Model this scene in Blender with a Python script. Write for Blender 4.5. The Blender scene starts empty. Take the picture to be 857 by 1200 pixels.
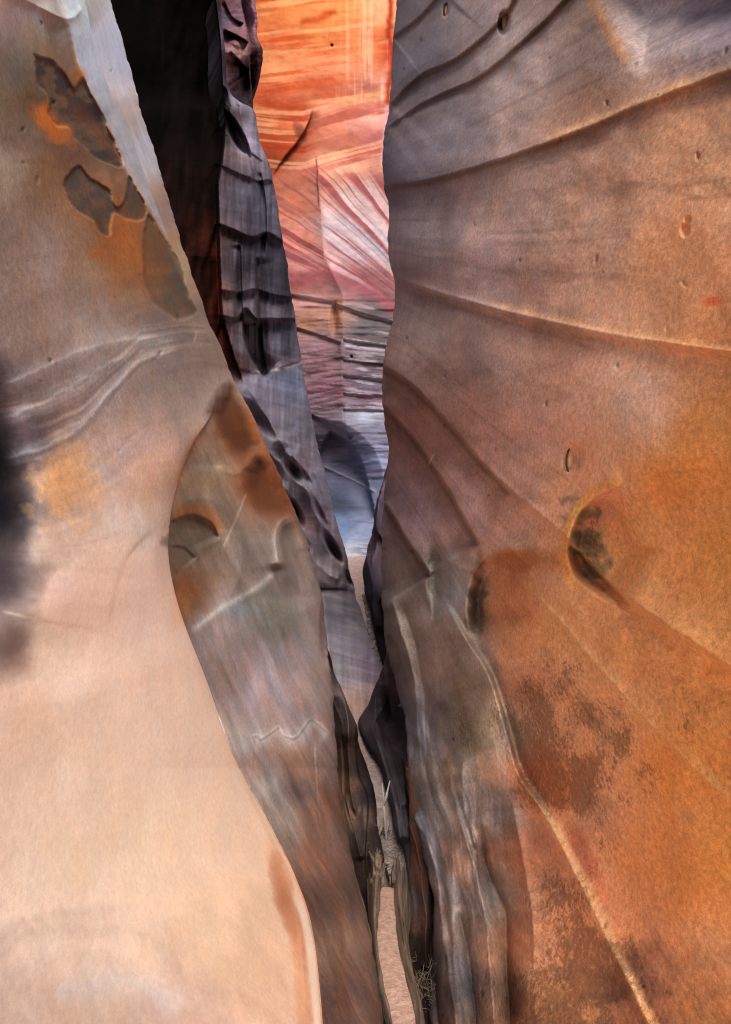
import bpy, math, random
import numpy as np
random.seed(7)
rng = np.random.default_rng(11)
scene = bpy.context.scene
COL = scene.collection
R = math.radians
F, CX, CY, HZ = 800.0, 428.5, 600.0, 1.5      # focal length in px, image centre, eye height

# ------------------------------------------------------------------ maths helpers
PERM = rng.random((256, 256)).astype(np.float64)
def vnoise(x, y, seed=0):
    x = np.asarray(x, float) + seed * 17.31; y = np.asarray(y, float) + seed * 9.77
    xi = np.floor(x).astype(int); yi = np.floor(y).astype(int)
    fx = x - xi; fy = y - yi
    fx = fx * fx * fx * (fx * (fx * 6 - 15) + 10); fy = fy * fy * fy * (fy * (fy * 6 - 15) + 10)
    a = PERM[xi & 255, yi & 255]; b = PERM[(xi + 1) & 255, yi & 255]
    c = PERM[xi & 255, (yi + 1) & 255]; d = PERM[(xi + 1) & 255, (yi + 1) & 255]
    return (a + (b - a) * fx) * (1 - fy) + (c + (d - c) * fx) * fy
def fbm(x, y, oct=4, seed=0, gain=0.5):
    s = 0; a = 1; t = 0
    for o in range(oct):
        s = s + a * vnoise(x * 2 ** o, y * 2 ** o, seed + o * 3); t += a; a *= gain
    return s / t - 0.5
def rot(x, y, deg):
    c, s = math.cos(R(deg)), math.sin(R(deg))
    return x * c + y * s, -x * s + y * c
def sm(a, b, x):
    t = np.clip((x - a) / (b - a), 0, 1); return t * t * (3 - 2 * t)
def lerp(xs, ys, v):
    return np.interp(v, xs, ys)
def curve(pts, n=40):
    """Catmull-Rom through the points"""
    p = np.array(pts, float)
    if len(p) < 3:
        t = np.linspace(0, 1, n)[:, None]; return p[0] * (1 - t) + p[-1] * t
    q = np.vstack([2 * p[0] - p[1], p, 2 * p[-1] - p[-2]])
    out = []; m = max(3, n // (len(p) - 1))
    for i in range(1, len(q) - 2):
        for t in np.linspace(0, 1, m, endpoint=False):
            a, b, c, d = q[i - 1], q[i], q[i + 1], q[i + 2]
            out.append(.5 * ((2 * b) + (c - a) * t + (2 * a - 5 * b + 4 * c - d) * t * t + (3 * b - a - 3 * c + d) * t ** 3))
    out.append(p[-1]); return np.array(out)
def sdist(px, py, pts, n=36):
    """signed distance and position 0..1 along the line; positive lies below a line drawn left to right"""
    c = curve(pts, n); L = np.concatenate([[0], np.cumsum(np.hypot(*np.diff(c, axis=0).T))])
    best = np.full(px.shape, 1e18); sg = np.zeros(px.shape); tt = np.zeros(px.shape)
    for i in range(len(c) - 1):
        dx, dy = c[i + 1] - c[i]; l2 = dx * dx + dy * dy + 1e-9
        t = np.clip(((px - c[i, 0]) * dx + (py - c[i, 1]) * dy) / l2, 0, 1)
        ex = px - c[i, 0] - t * dx; ey = py - c[i, 1] - t * dy
        d2 = ex * ex + ey * ey; m = d2 < best
        best = np.where(m, d2, best); sg = np.where(m, np.sign(dx * ey - dy * ex), sg)
        tt = np.where(m, (L[i] + t * math.sqrt(l2)) / L[-1], tt)
    return np.sqrt(best) * sg, tt
def inpoly(px, py, pts):
    c = curve(list(pts) + [pts[0]], 60); ins = np.zeros(px.shape, bool)
    for i in range(len(c) - 1):
        x0, y0 = c[i]; x1, y1 = c[i + 1]
        if y0 == y1: continue
        ins ^= ((y0 > py) != (y1 > py)) & (px < (x1 - x0) * (py - y0) / (y1 - y0) + x0)
    return ins
def pdist(px, py, pts):
    d, _ = sdist(px, py, list(pts) + [pts[0]], 60)
    return np.where(inpoly(px, py, pts), -np.abs(d), np.abs(d))
def lin(c):
    c = np.asarray(c, float) / 255.0
    return np.where(c <= .04045, c / 12.92, ((c + .055) / 1.055) ** 2.4)

#PG0
PG = {'left': [[0.95, 1.08, 1.26], [0.5, 0.5, 0.5], [1.33, 1.32, 1.36], [0.87, 0.95, 1.15], [1.14, 1.25, 1.33], [1.37, 1.57, 1.82], [0.8, 0.7, 0.78], [1.34, 1.62, 1.78], [1.05, 1.17, 1.18], [0.5, 0.5, 0.5], [0.73, 0.92, 0.91], [1.07, 1.13, 1.09], [0.97, 0.97, 0.84], [1.9, 1.9, 1.44], [1.03, 1.19, 1.37], [1.15, 1.29, 1.39], [1.72, 1.9, 1.9], [0.59, 0.57, 0.62], [0.85, 0.9, 0.98], [0.7, 0.72, 0.68], [0.74, 0.81, 0.87], [0.5, 0.54, 0.61], [0.5, 0.5, 0.5], [0.72, 0.78, 0.83], [0.5, 0.5, 0.58], [0.5, 0.5, 0.5], [0.5, 0.5, 0.5], [0.5, 0.5, 0.5], [0.5, 0.5, 0.5], [0.62, 0.67, 0.73], [0.99, 1.1, 1.31], [0.83, 0.95, 1.0], [0.65, 0.66, 0.64], [1.9, 1.9, 1.9], [1.9, 1.9, 1.9], [0.73, 0.77, 0.73], [0.52, 0.5, 0.5], [1.29, 1.37, 1.35], [1.9, 1.9, 1.9], [0.82, 0.88, 0.9], [0.85, 0.87, 0.84], [0.58, 0.6, 0.6], [0.7, 0.7, 0.7], [0.74, 0.7, 0.69], [0.54, 0.51, 0.5], [0.52, 0.56, 0.56], [1.57, 1.63, 1.54], [1.25, 1.31, 1.3], [1.0, 1.0, 1.0], [1.0, 1.0, 1.0]], 'leftB': [[1.07, 1.06, 0.95], [1.89, 1.89, 1.43], [1.1, 0.91, 0.83], [1.9, 1.9, 1.9], [1.08, 1.27, 1.43], [0.5, 0.5, 0.5], [0.78, 0.81, 0.83], [1.13, 1.19, 1.27], [0.79, 0.85, 0.88], [1.07, 1.12, 1.11], [1.19, 1.32, 1.47], [1.18, 1.18, 1.31], [1.19, 1.23, 1.23], [0.78, 0.74, 0.73], [0.5, 0.5, 0.5], [1.34, 1.15, 1.05], [0.95, 0.83, 0.72], [0.82, 0.72, 0.62], [0.85, 0.9, 0.85], [0.77, 0.85, 0.84], [0.54, 0.56, 0.57], [1.0, 1.0, 1.0], [1.32, 1.49, 1.75], [0.68, 0.64, 0.56], [0.5, 0.5, 0.5], [0.5, 0.5, 0.5], [0.64, 0.7, 0.72], [0.5, 0.5, 0.5], [1.02, 1.08, 1.07], [1.46, 1.6, 1.47], [1.06, 1.27, 1.29], [1.9, 1.9, 1.9], [1.7, 1.9, 1.9]], 'right': [[1.06, 1.25, 1.39], [0.74, 0.84, 0.95], [0.68, 0.78, 0.89], [1.56, 1.9, 1.9], [0.86, 0.99, 1.11], [1.24, 1.43, 1.57], [0.89, 0.99, 1.1], [0.68, 0.75, 0.88], [0.91, 1.03, 1.14], [0.86, 0.97, 1.08], [0.99, 1.14, 1.25], [1.02, 1.22, 1.34], [1.28, 1.52, 1.7], [0.77, 0.87, 0.97], [1.9, 1.9, 1.9], [1.9, 1.9, 1.9], [1.11, 1.28, 1.37], [0.66, 0.76, 0.85], [0.66, 0.75, 0.83], [0.83, 0.96, 1.1], [1.9, 1.9, 1.9], [1.9, 1.9, 1.9], [0.82, 0.96, 1.05], [1.13, 1.33, 1.49], [0.8, 0.94, 1.06], [0.73, 0.81, 0.95], [1.9, 1.9, 1.9], [1.9, 1.9, 1.9], [1.9, 1.9, 1.9], [0.86, 1.01, 1.14], [1.28, 1.51, 1.7], [1.3, 1.53, 1.6], [1.3, 1.55, 1.61], [1.41, 1.69, 1.87], [1.07, 1.25, 1.42], [0.71, 0.85, 0.93], [1.9, 1.9, 1.9], [1.9, 1.9, 1.9], [0.84, 0.99, 1.12], [0.78, 0.91, 1.04], [0.65, 0.77, 0.87], [1.9, 1.9, 1.9], [1.11, 1.29, 1.48], [1.42, 1.7, 1.89], [0.85, 0.99, 1.13], [1.9, 1.9, 1.9], [1.67, 1.9, 1.9], [1.35, 1.59, 1.79], [0.97, 1.15, 1.28], [0.56, 0.65, 0.74], [1.9, 1.9, 1.9], [0.85, 0.99, 1.13], [0.69, 0.76, 0.85], [0.56, 0.57, 0.58], [0.89, 1.03, 1.18], [1.9, 1.9, 1.9], [0.53, 0.5, 0.57], [0.67, 0.76, 0.89], [1.6, 1.89, 1.9], [1.0, 1.0, 1.0], [1.0, 1.0, 1.0], [1.0, 1.0, 1.0]], 'mid': [[1.6, 1.6, 1.6], [1.6, 1.6, 1.6], [1.6, 1.6, 1.6], [1.6, 1.6, 1.6], [1.6, 1.6, 1.6], [1.6, 1.6, 1.6], [1.6, 1.6, 1.6], [0.6, 0.6, 0.6], [0.77, 0.79, 0.79], [1.6, 1.6, 1.6], [1.6, 1.6, 1.6], [1.6, 1.6, 1.6], [1.6, 1.6, 1.6], [1.26, 1.4, 1.5], [0.82, 0.92, 0.97], [0.6, 0.6, 0.6], [0.6, 0.6, 0.6], [0.6, 0.6, 0.6], [0.6, 0.6, 0.6], [0.6, 0.6, 0.62], [0.6, 0.6, 0.6], [0.6, 0.6, 0.6], [1.6, 1.6, 1.6], [1.6, 1.6, 1.6], [0.6, 0.6, 0.6], [0.76, 0.85, 0.86], [0.6, 0.64, 0.66], [0.65, 0.76, 0.79], [1.6, 1.6, 1.6], [0.66, 0.73, 0.71], [1.6, 1.6, 1.6], [0.9, 1.04, 1.03], [0.93, 1.06, 1.04], [1.27, 1.6, 1.6], [0.7, 0.7, 0.93], [1.6, 1.6, 1.6], [1.6, 1.6, 1.6], [1.6, 1.6, 1.6], [1.6, 1.6, 1.6], [0.99, 1.12, 1.13], [1.34, 1.55, 1.45], [1.6, 1.6, 1.6], [1.27, 1.54, 1.59], [1.6, 1.6, 1.6], [1.6, 1.6, 1.6]], 'blk': [[1.03, 1.22, 1.24], [1.13, 1.25, 1.31], [0.6, 0.64, 0.64], [1.6, 1.6, 1.6], [1.6, 1.6, 1.6], [1.52, 1.6, 1.6], [0.6, 0.6, 0.64], [0.6, 0.6, 0.6], [0.6, 0.6, 0.6], [1.04, 1.25, 1.38]], 'far': [[0.86, 0.79, 0.75], [0.94, 1.11, 1.25], [1.0, 1.14, 1.24], [1.09, 1.25, 1.45], [1.01, 0.76, 0.76], [1.09, 1.29, 1.45], [0.79, 0.87, 0.9], [0.93, 0.84, 0.71], [1.32, 1.6, 1.6], [1.02, 1.18, 1.35], [1.26, 1.6, 1.6], [1.07, 1.2, 1.42], [0.81, 0.95, 1.07], [0.6, 0.6, 0.6], [0.99, 0.85, 0.75], [0.84, 0.7, 0.63], [0.68, 0.6, 0.6], [1.14, 1.34, 1.51], [1.23, 1.6, 1.6], [0.74, 0.82, 0.89], [0.94, 1.02, 1.15], [0.8, 0.83, 1.02], [1.11, 1.42, 1.48], [1.2, 1.29, 1.15], [1.5, 1.6, 1.6], [1.6, 1.6, 1.6], [0.88, 1.07, 1.17], [0.63, 0.73, 0.84], [0.66, 0.78, 0.88], [1.16, 1.4, 1.49], [0.6, 0.6, 0.6], [0.82, 0.71, 0.62], [1.6, 1.6, 1.6], [0.6, 0.65, 0.67], [0.86, 0.85, 0.84], [1.2, 1.41, 1.6], [0.68, 0.74, 0.8], [0.9, 0.9, 0.96], [0.6, 0.6, 0.6], [1.14, 1.22, 1.19], [0.6, 0.62, 0.68], [1.22, 1.21, 1.21], [0.99, 0.91, 0.98], [1.26, 1.3, 1.31], [1.19, 1.32, 1.32], [0.84, 0.83, 0.83], [1.6, 1.6, 1.6], [1.6, 1.6, 1.6], [1.6, 1.6, 1.6], [0.6, 0.6, 0.6], [1.6, 1.6, 1.6], [0.84, 0.92, 0.96], [0.98, 0.97, 0.95], [1.3, 1.35, 1.29], [1.6, 1.6, 1.6]]}  # gains per colour point; they put some of the walls' shading into the colour
#PG1
def strata(X, Y, cs):
    ys = [np.interp(X, [p[0] for p in c], [p[1] for p in c]) for c in cs]
    return sum(np.clip((Y - a) / (b - a), 0, 1) for a, b in zip(ys[:-1], ys[1:]))
class Rock:
    """A rock face laid out over a grid of viewing directions (px, py); Dp holds relative depth changes, C its colour."""
    def __init__(s, PX, PY):
        s.X, s.Y = PX, PY; s.D = np.zeros(PX.shape); s.M = np.zeros(PX.shape)
    def near(s, pts, m):
        p = np.array(pts, float)
        return np.nonzero((s.X > p[:, 0].min() - m) & (s.X < p[:, 0].max() + m) & (s.Y > p[:, 1].min() - m) & (s.Y < p[:, 1].max() + m))
    def ledge(s, pts, amp, up, down, fade=.12, pw=1.0, fo=None):
        """raised lip: rises over `up` px above the line and falls over `down` px below it"""
        i = s.near(pts, 4 * max(up, down)); x, y = s.X[i], s.Y[i]
        d, t = sdist(x, y, pts); wv = min(up, down)
        d = d + min(2.5, .2 * wv) * 2 * fbm(x / 28, y / 28, 3, 301); vr = 1 + 1.1 * fbm(x / 55, y / 55, 3, 302)
        f = np.exp(-(np.abs(d) / np.where(d < 0, up, down)) ** pw) * vr
        fo = fade if fo is None else fo
        e = sm(0, fade, t) * sm(0, fo, 1 - t) if fade > 0 else (sm(0, fo, 1 - t) if fo > 0 else 1)
        s.D[i] -= amp * f * e
    def drop(s, pts, amp, w, tail, fade=.12, side=1):
        """the surface steps back sharply across the line then eases forward again over `tail` px"""
        i = s.near(pts, 3.5 * tail); x, y = s.X[i], s.Y[i]
        d, t = sdist(x, y, pts); d = d * side + min(1.5, .03 * tail) * 2 * fbm(x / 24, y / 24, 3, 303); amp = amp * (1 + 1.0 * fbm(x / 50, y / 50, 3, 304))
        e = sm(0, fade, t) * sm(0, fade, 1 - t) if fade > 0 else 1
        s.D[i] += amp * e * sm(-w, w, d) * np.exp(-(np.maximum(d, 0) / tail) ** 1.3)
    def bowl(s, cx, cy, rx, ry, deg, amp, pw=2.0):
        m = max(rx, ry); i = s.near([(cx, cy)], m)
        u, v = rot(s.X[i] - cx, s.Y[i] - cy, deg); q = (u / rx) ** 2 + (v / ry) ** 2
        s.D[i] += amp * np.clip(1 - q, 0, 1) ** pw
    def poly(s, pts, amp, w=3, rag=0, freq=.1, seed=0):
        i = s.near(pts, 3 * w + rag + 2); x, y = s.X[i], s.Y[i]
        d = pdist(x, y, pts) + (rag * 2 * fbm(x * freq, y * freq, 4, seed) if rag else 0)
        k = 1 - sm(-w, w, d); s.D[i] += amp * k
        return i, k
    def paint(s, pts, key=None, p=1.5, soft=14, warp=10, wf=.03, seed=3, ang=0, stretch=1.0):
        x = s.X + warp * 2 * fbm(s.X * wf, s.Y * wf, 4, seed); y = s.Y + warp * 2 * fbm(s.X * wf, s.Y * wf, 4, seed + 20)
        num = np.zeros(s.X.shape + (3,)); den = np.zeros(s.X.shape)
        pg = PG.get(key) or [(1, 1, 1)] * len(pts)
        for q, g3 in zip(pts, pg):
            q = (q[0], q[1]) + tuple(q[2 + j] * g3[j] ** .45 for j in range(3))
            u, v = rot(x - q[0], y - q[1], ang); w = 1 / ((u / stretch) ** 2 + v ** 2 + soft ** 2) ** p
            num += w[..., None] * np.array(q[2:5]) ; den += w
        s.C = num / den[..., None]
    def tint(s, i, k, col):
        s.C[i] = s.C[i] * (1 - k[:, None]) + np.array(col) * k[:, None]
    def line(s, pts, w, col, k=1.0, fade=.1, rag=0, seed=5, up=None):
        i = s.near(pts, 4 * w + rag); x, y = s.X[i], s.Y[i]
        d, t = sdist(x, y, pts); d = d + (rag * 2 * fbm(x * .08, y * .08, 4, seed) if rag else 0)
        ww = w if up is None else np.where(d < 0, up, w)
        f = k * np.exp(-(d / ww) ** 2) * (sm(0, fade, t) * sm(0, fade, 1 - t) if fade else 1)
        s.tint(i, f, col)
    def spot(s, cx, cy, rx, ry, deg, col, k=1.0, pw=1.0, rag=.35, seed=8, f=.05):
        m = max(rx, ry) * 1.6; i = s.near([(cx, cy)], m)
        u, v = rot(s.X[i] - cx, s.Y[i] - cy, deg); q = np.sqrt((u / rx) ** 2 + (v / ry) ** 2) + rag * 2 * fbm(s.X[i] * f, s.Y[i] * f, 4, seed)
        s.tint(i, k * np.clip(1 - q ** 2, 0, 1) ** pw, col)

def tag(o, label=None, cat=None, group=None, kind=None):
    if label: o['label'] = label
    if cat: o['category'] = cat
    if group: o['group'] = group
    if kind: o['kind'] = kind
    return o
def grid_mesh(name, V, mat, col=None, mask=None, parent=None, fine=None):
    """V: rows x cols x 3"""
    r, c = V.shape[:2]; me = bpy.data.meshes.new(name)
    idx = np.arange(r * c).reshape(r, c)
    f = np.stack([idx[:-1, :-1], idx[1:, :-1], idx[1:, 1:], idx[:-1, 1:]], -1).reshape(-1, 4)
    me.vertices.add(r * c); me.vertices.foreach_set('co', V.astype(np.float32).ravel())
    me.loops.add(f.size); me.loops.foreach_set('vertex_index', f.astype(np.int32).ravel())
    me.polygons.add(len(f)); me.polygons.foreach_set('loop_start', np.arange(0, f.size, 4, dtype=np.int32))
    me.polygons.foreach_set('use_smooth', np.ones(len(f), bool)); me.update(calc_edges=True)
    if col is not None:
        a = me.attributes.new('Col', 'FLOAT_COLOR', 'POINT')
        a.data.foreach_set('color', np.concatenate([col.reshape(-1, 3), (np.ones((r * c, 1)) if fine is None else fine.reshape(-1, 1))], 1).astype(np.float32).ravel())
    if mask is not None:
        a = me.attributes.new('Speck', 'FLOAT', 'POINT'); a.data.foreach_set('value', mask.astype(np.float32).ravel())
    o = bpy.data.objects.new(name, me); COL.objects.link(o); me.materials.append(mat)
    if parent: o.parent = parent
    return o

# ------------------------------------------------------------------ materials
def rock_mat(name, grain=1.0, bump=1.0, rough=.82, stretch=(1, 1, 1), speck=(.035, .026, .02), spec=.2):
    m = bpy.data.materials.new(name); m.use_nodes = True; nt = m.node_tree; N, L = nt.nodes, nt.links
    b = N['Principled BSDF']; b.inputs['Roughness'].default_value = rough; b.inputs['Specular IOR Level'].default_value = spec * .5
    at = N.new('ShaderNodeAttribute'); at.attribute_name = 'Col'
    sp = N.new('ShaderNodeAttribute'); sp.attribute_name = 'Speck'
    tc = N.new('ShaderNodeTexCoord'); mp = N.new('ShaderNodeMapping'); mp.inputs['Scale'].default_value = stretch
    L.new(tc.outputs['Object'], mp.inputs['Vector'])
    def noise(scale, det, rg=.6, src=mp, dist=0):
        n = N.new('ShaderNodeTexNoise'); n.inputs['Scale'].default_value = scale; n.inputs['Detail'].default_value = det
        n.inputs['Roughness'].default_value = rg; n.inputs['Distortion'].default_value = dist
        L.new(src.outputs[0], n.inputs['Vector']); return n
    n1 = noise(9, 8, .65); n2 = noise(90, 6, .7); n3 = noise(420, 3, .7)
    def rng_(n, a, c, lo=.3, hi=.7):
        r = N.new('ShaderNodeMapRange'); r.inputs['From Min'].default_value = lo; r.inputs['From Max'].default_value = hi
        r.inputs['To Min'].default_value = a; r.inputs['To Max'].default_value = c; L.new(n.outputs[0], r.inputs['Value']); return r
    def math_(op, a, c):
        k = N.new('ShaderNodeMath'); k.operation = op
        for q, s in ((a, 0), (c, 1)):
            if isinstance(q, (int, float)): k.inputs[s].default_value = q
            else: L.new(q.outputs[0], k.inputs[s])
        return k
    v = math_('MULTIPLY', rng_(n1, .88, 1.11), rng_(n2, 1 - .22 * grain, 1 + .20 * grain))
    v = math_('MULTIPLY', v, rng_(n3, 1 - .2 * grain, 1 + .18 * grain))
    va = math_('SUBTRACT', v, 1.0); vb = N.new('ShaderNodeMath'); vb.operation = 'MULTIPLY'; L.new(va.outputs[0], vb.inputs[0]); L.new(at.outputs['Alpha'], vb.inputs[1]); v = math_('ADD', vb, 1.0)
    mx = N.new('ShaderNodeVectorMath'); mx.operation = 'SCALE'; L.new(at.outputs['Color'], mx.inputs[0]); L.new(v.outputs[0], mx.inputs['Scale'])
    # warm / cool mottling
    hu = N.new('ShaderNodeMix'); hu.data_type = 'RGBA'; hu.blend_type = 'MULTIPLY'; nh = noise(11, 9, .78)
    cr = N.new('ShaderNodeValToRGB'); cr.color_ramp.elements[0].position = .35; cr.color_ramp.elements[0].color = (1.10, .94, .80, 1)
    cr.color_ramp.elements[1].position = .65; cr.color_ramp.elements[1].color = (.92, .99, 1.07, 1)
    L.new(nh.outputs[0], cr.inputs[0]); fh = N.new('ShaderNodeMath'); fh.operation = 'MULTIPLY'; L.new(at.outputs['Alpha'], fh.inputs[0]); fh.inputs[1].default_value = .75; L.new(fh.outputs[0], hu.inputs['Factor'])
    L.new(mx.outputs[0], hu.inputs['A']); L.new(cr.outputs[0], hu.inputs['B'])
    # speckled lichen / varnish
    ns = noise(75, 10, .85, dist=.7); nb = noise(9, 5, .7)
    t = math_('ADD', ns, math_('MULTIPLY', nb, .35)); t = math_('ADD', t, math_('MULTIPLY', sp, .34))
    # Speck attribute value output is 'Fac'
    for l in list(L):
        if l.from_node == sp: L.remove(l)
    mm = [x for x in N if x.type == 'MATH' and x.operation == 'MULTIPLY' and abs(x.inputs[1].default_value - .34) < 1e-4][0]
    L.new(sp.outputs['Fac'], mm.inputs[0])
    st = rng_(t, 0, 1, .88, 1.0)
    sf = math_('MULTIPLY', st, .62)
    gate = N.new('ShaderNodeMapRange'); gate.inputs['From Min'].default_value = 0; gate.inputs['From Max'].default_value = .15; L.new(sp.outputs['Fac'], gate.inputs['Value'])
    sf = math_('MULTIPLY', sf, gate)
    mk = N.new('ShaderNodeMix'); mk.data_type = 'RGBA'; L.new(sf.outputs[0], mk.inputs['Factor']); L.new(hu.outputs['Result'], mk.inputs['A'])
    mk.inputs['B'].default_value = (*speck, 1)
    L.new(mk.outputs['Result'], b.inputs['Base Color'])
    h = math_('ADD', math_('MULTIPLY', n1, .22), math_('MULTIPLY', n2, .10)); h = math_('ADD', h, math_('MULTIPLY', n3, .035))
    bp = N.new('ShaderNodeBump'); fb = N.new('ShaderNodeMath'); fb.operation = 'MULTIPLY'; L.new(at.outputs['Alpha'], fb.inputs[0]); fb.inputs[1].default_value = .55 * bump; L.new(fb.outputs[0], bp.inputs['Strength']); bp.inputs['Distance'].default_value = .02
    L.new(h.outputs[0], bp.inputs['Height']); L.new(bp.outputs[0], b.inputs['Normal'])
    return m
def plain_mat(name, c1, c2, scale=30, rough=.8, bump=.4, stretch=(1, 1, 1), dist=.01):
    m = bpy.data.materials.new(name); m.use_nodes = True; nt = m.node_tree; N, L = nt.nodes, nt.links
    b = N['Principled BSDF']; b.inputs['Roughness'].default_value = rough; b.inputs['Specular IOR Level'].default_value = .2
    tc = N.new('ShaderNodeTexCoord'); mp = N.new('ShaderNodeMapping'); mp.inputs['Scale'].default_value = stretch
    L.new(tc.outputs['Object'], mp.inputs['Vector'])
    n = N.new('ShaderNodeTexNoise'); n.inputs['Scale'].default_value = scale; n.inputs['Detail'].default_value = 8; n.inputs['Roughness'].default_value = .7
    L.new(mp.outputs[0], n.inputs['Vector'])
    cr = N.new('ShaderNodeValToRGB'); cr.color_ramp.elements[0].position = .32; cr.color_ramp.elements[0].color = (*c1, 1)
    cr.color_ramp.elements[1].position = .68; cr.color_ramp.elements[1].color = (*c2, 1)
    L.new(n.outputs[0], cr.inputs[0]); L.new(cr.outputs[0], b.inputs['Base Color'])
    bp = N.new('ShaderNodeBump'); bp.inputs['Strength'].default_value = bump; bp.inputs['Distance'].default_value = dist
    L.new(n.outputs[0], bp.inputs['Height']); L.new(bp.outputs[0], b.inputs['Normal'])
    return m
M_left = rock_mat('cream_sandstone', 1.0, .8); M_right = rock_mat('orange_sandstone', 1.35, 1.3)
M_mid = rock_mat('grey_sandstone', 1.1, 1.2, stretch=(1, .6, 1), spec=.08, rough=.95); M_far = rock_mat('banded_sandstone', .5, .5, spec=.1)

# ------------------------------------------------------------------ canyon floor profile
def zf(Y): return np.interp(Y, [-5, 3, 5, 6.5, 8, 11, 30], [0, 0, .04, .28, .60, .95, 1.1])
def Yfloor(py):
    """depth at which the sight line of row py meets the floor"""
    Ys = np.linspace(1.2, 11, 400); rows = CY + F * (HZ - zf(Ys)) / Ys
    return np.interp(py, rows[::-1], Ys[::-1])

def rows(y0, y1, step, top=-520, n=26):
    out = y0 - (y0 - top) * (np.linspace(1, 0, n, endpoint=False) ** 1.6) if top < y0 else []
    return np.concatenate([out, np.arange(y0, y1 + step, step)])
def face(side, sil, outer, step, y0, y1, top=-520, wrap=1.2, rnd=30, knot=None):
    """grid running from `outer` px to the silhouette curve; side=+1 when the face ends at its right, -1 at its left"""
    py = rows(y0, y1, step, top)
    c = curve(sil, 160); o = np.argsort(c[:, 1]); xs = np.interp(py, c[o, 1], c[o, 0]); sd = abs(outer) % 37; jit = 3.2 * fbm(py / 22, py * 0 + sd, 2, 400) + 1.6 * fbm(py / 6, py * 0 + sd, 3, 401)
    n = int(abs(np.mean(xs) - outer) / step) + 2
    u = np.linspace(0, 1, n); u = u * .75 + .25 * (1 - (1 - u) ** 2)
    PX = outer + (xs[:, None] - outer) * u[None, :]
    kc = 0
    if knot:
        ck = curve(knot, 160); xk = np.interp(py, ck[:, 1], ck[:, 0]); kc = int(n * .62); n2 = n - kc
        ua = np.linspace(0, 1, kc); ua = 1 - (1 - ua) ** 1.25; ub = np.linspace(0, 1, n2); ub = ub * .8 + .2 * (1 - (1 - ub) ** 2)
        PX = np.concatenate([outer + (xk[:, None] - outer) * ua, xk[:, None] + .35 + (xs - xk - .35)[:, None] * ub], 1)
    PY = np.repeat(py[:, None], n, 1)
    ds = np.abs(xs[:, None] - PX); PX = PX + jit[:, None] * np.exp(-ds / 9)
    rk = Rock(PX, PY); rk.dsil = ds; rk.side = side; rk.xs = xs; rk.py = py; rk.wrap = wrap; rk.rnd = rnd; rk.kc = kc
    return rk
def finish(name, rk, Y0, mat, gain, skirt=None, cut_floor=True, rndamp=.08):
    t = np.clip(1 - rk.dsil / rk.rnd, 0, 1)
    Y = Y0 * (1 + rk.D + rndamp * (1 - np.sqrt(1 - .999 * t * t)))
    X = (rk.X - CX) / F * Y; Z = HZ + (CY - rk.Y) / F * Y
    V = np.stack([X, Y, Z], -1)
    C = lin(np.clip(rk.C, 0, 600)) * gain; M = rk.M
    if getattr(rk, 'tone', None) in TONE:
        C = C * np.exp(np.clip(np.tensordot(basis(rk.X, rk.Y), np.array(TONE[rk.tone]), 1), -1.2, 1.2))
    # wrap: the rock turns away behind its own edge
    k = np.linspace(0, 1, 14)[1:]; E = V[:, -1:, :]; Yb = E[..., 1] * (1 + rk.wrap * .28 * k[None, :] ** 1.5 + .01 * k)
    pxb = rk.X[:, -1:] - rk.side * (120 * k[None, :] ** 2.2)
    W = np.stack([(pxb - CX) / F * Yb, Yb, E[..., 2] + 0 * Yb], -1)
    V = np.concatenate([V, W], 1); C = np.concatenate([C, np.repeat(C[:, -1:], 13, 1)], 1); M = np.concatenate([M, np.repeat(M[:, -1:], 13, 1) * 0], 1)
    if skirt:      # the wall carries on past the camera and flares open behind it
        s0 = V[:, :1, :]; tt = (np.linspace(1, 0, 12, endpoint=False) ** 1.5)[None, :]
        S = np.stack([s0[..., 0] - rk.side * tt * skirt[0], s0[..., 1] - tt * skirt[1], s0[..., 2] + tt * (s0[..., 2] - HZ) * skirt[2]], -1)
        V = np.concatenate([S, V], 1); C = np.concatenate([np.repeat(C[:, :1], 12, 1), C], 1); M = np.concatenate([np.repeat(M[:, :1], 12, 1), M], 1)
    C = C * np.minimum(1, .80 / np.maximum(C.max(-1), 1e-4))[..., None]
    Fi = getattr(rk, 'fine', None)
    if Fi is not None:
        Fi = np.concatenate([Fi, np.repeat(Fi[:, -1:], 13, 1)], 1)
        if skirt: Fi = np.concatenate([np.repeat(Fi[:, :1], 12, 1), Fi], 1)
    return grid_mesh(name, V, mat, C, M, fine=Fi)
def basis(x, y):
    u = np.clip(x, 0, 857) / 428.5 - 1; v = np.clip(y, 0, 1200) / 600 - 1
    return np.stack([np.ones_like(u), u, v, u * u, u * v, v * v, u * u * v, u * v * v, v ** 3, u ** 3], -1)
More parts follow.
